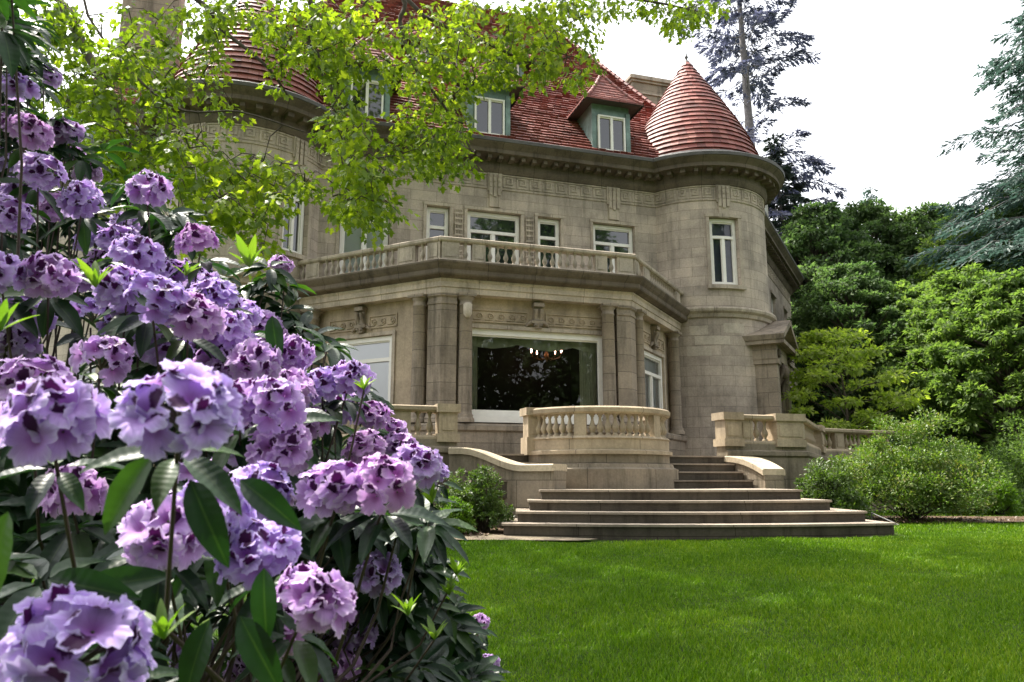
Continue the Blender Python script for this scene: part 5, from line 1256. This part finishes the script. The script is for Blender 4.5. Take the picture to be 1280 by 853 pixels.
def xr(py):  # right-hand outline of the bush
    pts = [(-60, 40), (60, 50), (150, 85), (215, 190), (300, 262), (330, 372), (400, 395), (440, 440), (520, 500), (580, 540), (640, 545), (720, 560), (790, 590), (860, 612), (960, 620)]
    for (a, b), (c, d) in zip(pts, pts[1:]):
        if a <= py <= c: return b + (d - b) * (py - a) / (c - a)
    return 600
ends = []
for k in range(840):
    py = rd.uniform(-40, 930); xm = xr(py); px = -80 + (xm - 12 + 80) * rd.random() ** .8
    if k >= 640: py = rd.uniform(570, 930); px = rd.uniform(360, xr(py) - 6)
    dn_ = 1.1 + 1.3 * max(0, min(1, (px + 60) / 620)) + (.35 if py < 330 else 0)
    Dp = dn_ + rd.uniform(.15, 1.15)
    if px > 430: Dp = rd.uniform(1.9, 2.9)
    if py > 600 and px < 250: Dp = rd.uniform(1.15, 1.9)
    if 262 < px < 392 and py < 330: continue
    if py < 235 and rd.random() < .55: continue
    for (tx_, ty_, ts_) in TR_:
        if math.hypot(px - tx_, py - ty_) < ts_ * .5 + 95 / Dp * .9: Dp = max(Dp, max(.72, min(2.7, 141 / ts_)) + .16 + rd.random() * .15)
    c = P(px, py, Dp) - RB; ax = (-(c + RB).normalized() * .5 + Vector((rd.uniform(-.6, .6), rd.uniform(-.5, .3), .9))).normalized(); rosette(c, ax, 8, .115); ends.append(c)
# big near leaves
for px, py, D, dx, dz_, L in ((190, 570, .84, -.5, -.8, .095), (238, 600, .84, .45, -.8, .10), (300, 600, 1.0, .9, -.6, .10), (10, 640, .8, -.1, -1, .09), (340, 395, 2.0, .2, -.9, .13), (330, 710, 1.1, .1, -1, .10), (300, 770, 1.1, .6, -.9, .12), (262, 775, 1.1, -.3, -1, .11), (60, 725, 1.05, .9, -.1, .12), (100, 740, 1.1, .95, .25, .12)):
    c = P(px, py, D) - RB; lp.append(tuple(c)); ld.append((dx, -.15, dz_)); lu.append((.1, -.9, .35)); ls.append(L)
lp, ld, lu, ls = map(np.array, (lp, ld, lu, ls)); X, Y_, Z_ = frames(ld, lu, rng)
np_mesh('foliage', place(T_RL, lp, X, Y_, Z_, ls), len(T_RL), F_RL, M_rleaf, rh, uv=U_RL, smooth=True)
# new shoots: upright pale leaves
for px, py, D, s in ((120, 360, 1.7, 1.0), (312, 335, 1.95, 1.15), (455, 488, 2.1, .8), (0, 415, 1.2, .8), (205, 800, 1.0, .75), (528, 655, 2.2, .8), (562, 745, 2.1, .8), (510, 770, 1.9, .8), (543, 800, 2.0, .7), (540, 630, 2.1, .7), (232, 345, 2.1, .6), (570, 720, 2.2, .7)):
    c = P(px, py, D) - RB; a_, b_, c_, d_ = [], [], [], []
    tl0, tl1 = rd.uniform(-.35, .35), rd.uniform(-.35, .35); nk = rd.choice((7, 8, 9, 10))
    for k in range(nk):
        a = 2 * pi * k / nk + rd.uniform(-.25, .25); sp_ = .45 + .75 * (k % 2) * rd.random() + .2 * rd.random(); a_.append(tuple(c)); b_.append((cos(a) * sp_ + tl0, sin(a) * sp_ + tl1, 1.)); c_.append((-cos(a), -sin(a), .4)); d_.append(.08 * s * rd.uniform(.55, 1.2))
    X, Y_, Z_ = frames(np.array(b_), np.array(c_), rng); np_mesh('new_shoot', place(T_RL * np.array([.7, 1, .6]), np.array(a_), X, Y_, Z_, np.array(d_)), len(T_RL), F_RL, M_shoot, rh, uv=U_RL, smooth=True); ends.append(c)
# stems
hub = [Vector((rd.uniform(-.5, .5), rd.uniform(-.3, .5), rd.uniform(.3, .9))) for _ in range(9)]
for h in hub: stems.tube([Vector((rd.uniform(-.1, .1), rd.uniform(-.1, .1), 0)), h * .5 + Vector((0, 0, .1)), h], [.035, .028, .02], 8)
for c in [p - a * .04 for p, a, s in truss_pos] + ends[::3]:
    h = min(hub, key=lambda h: (h - c).length + abs(h.z - c.z) * .3); m1 = h.lerp(c, .45) + Vector((rd.uniform(-.1, .1), rd.uniform(.05, .3), -.1)); m2 = h.lerp(c, .8) + Vector((rd.uniform(-.05, .05), .1, -.1)); stems.tube([h, h.lerp(m1, .5) + Vector((rd.uniform(-.07, .07), rd.uniform(-.02, .1), rd.uniform(-.05, .05))), m1, m1.lerp(m2, .5) + Vector((rd.uniform(-.05, .05), rd.uniform(-.03, .05), 0)), m2, c], [.008, .006, .005, .0042, .0035, .0026], 6)
stems.build('stems', M_twig, rh)
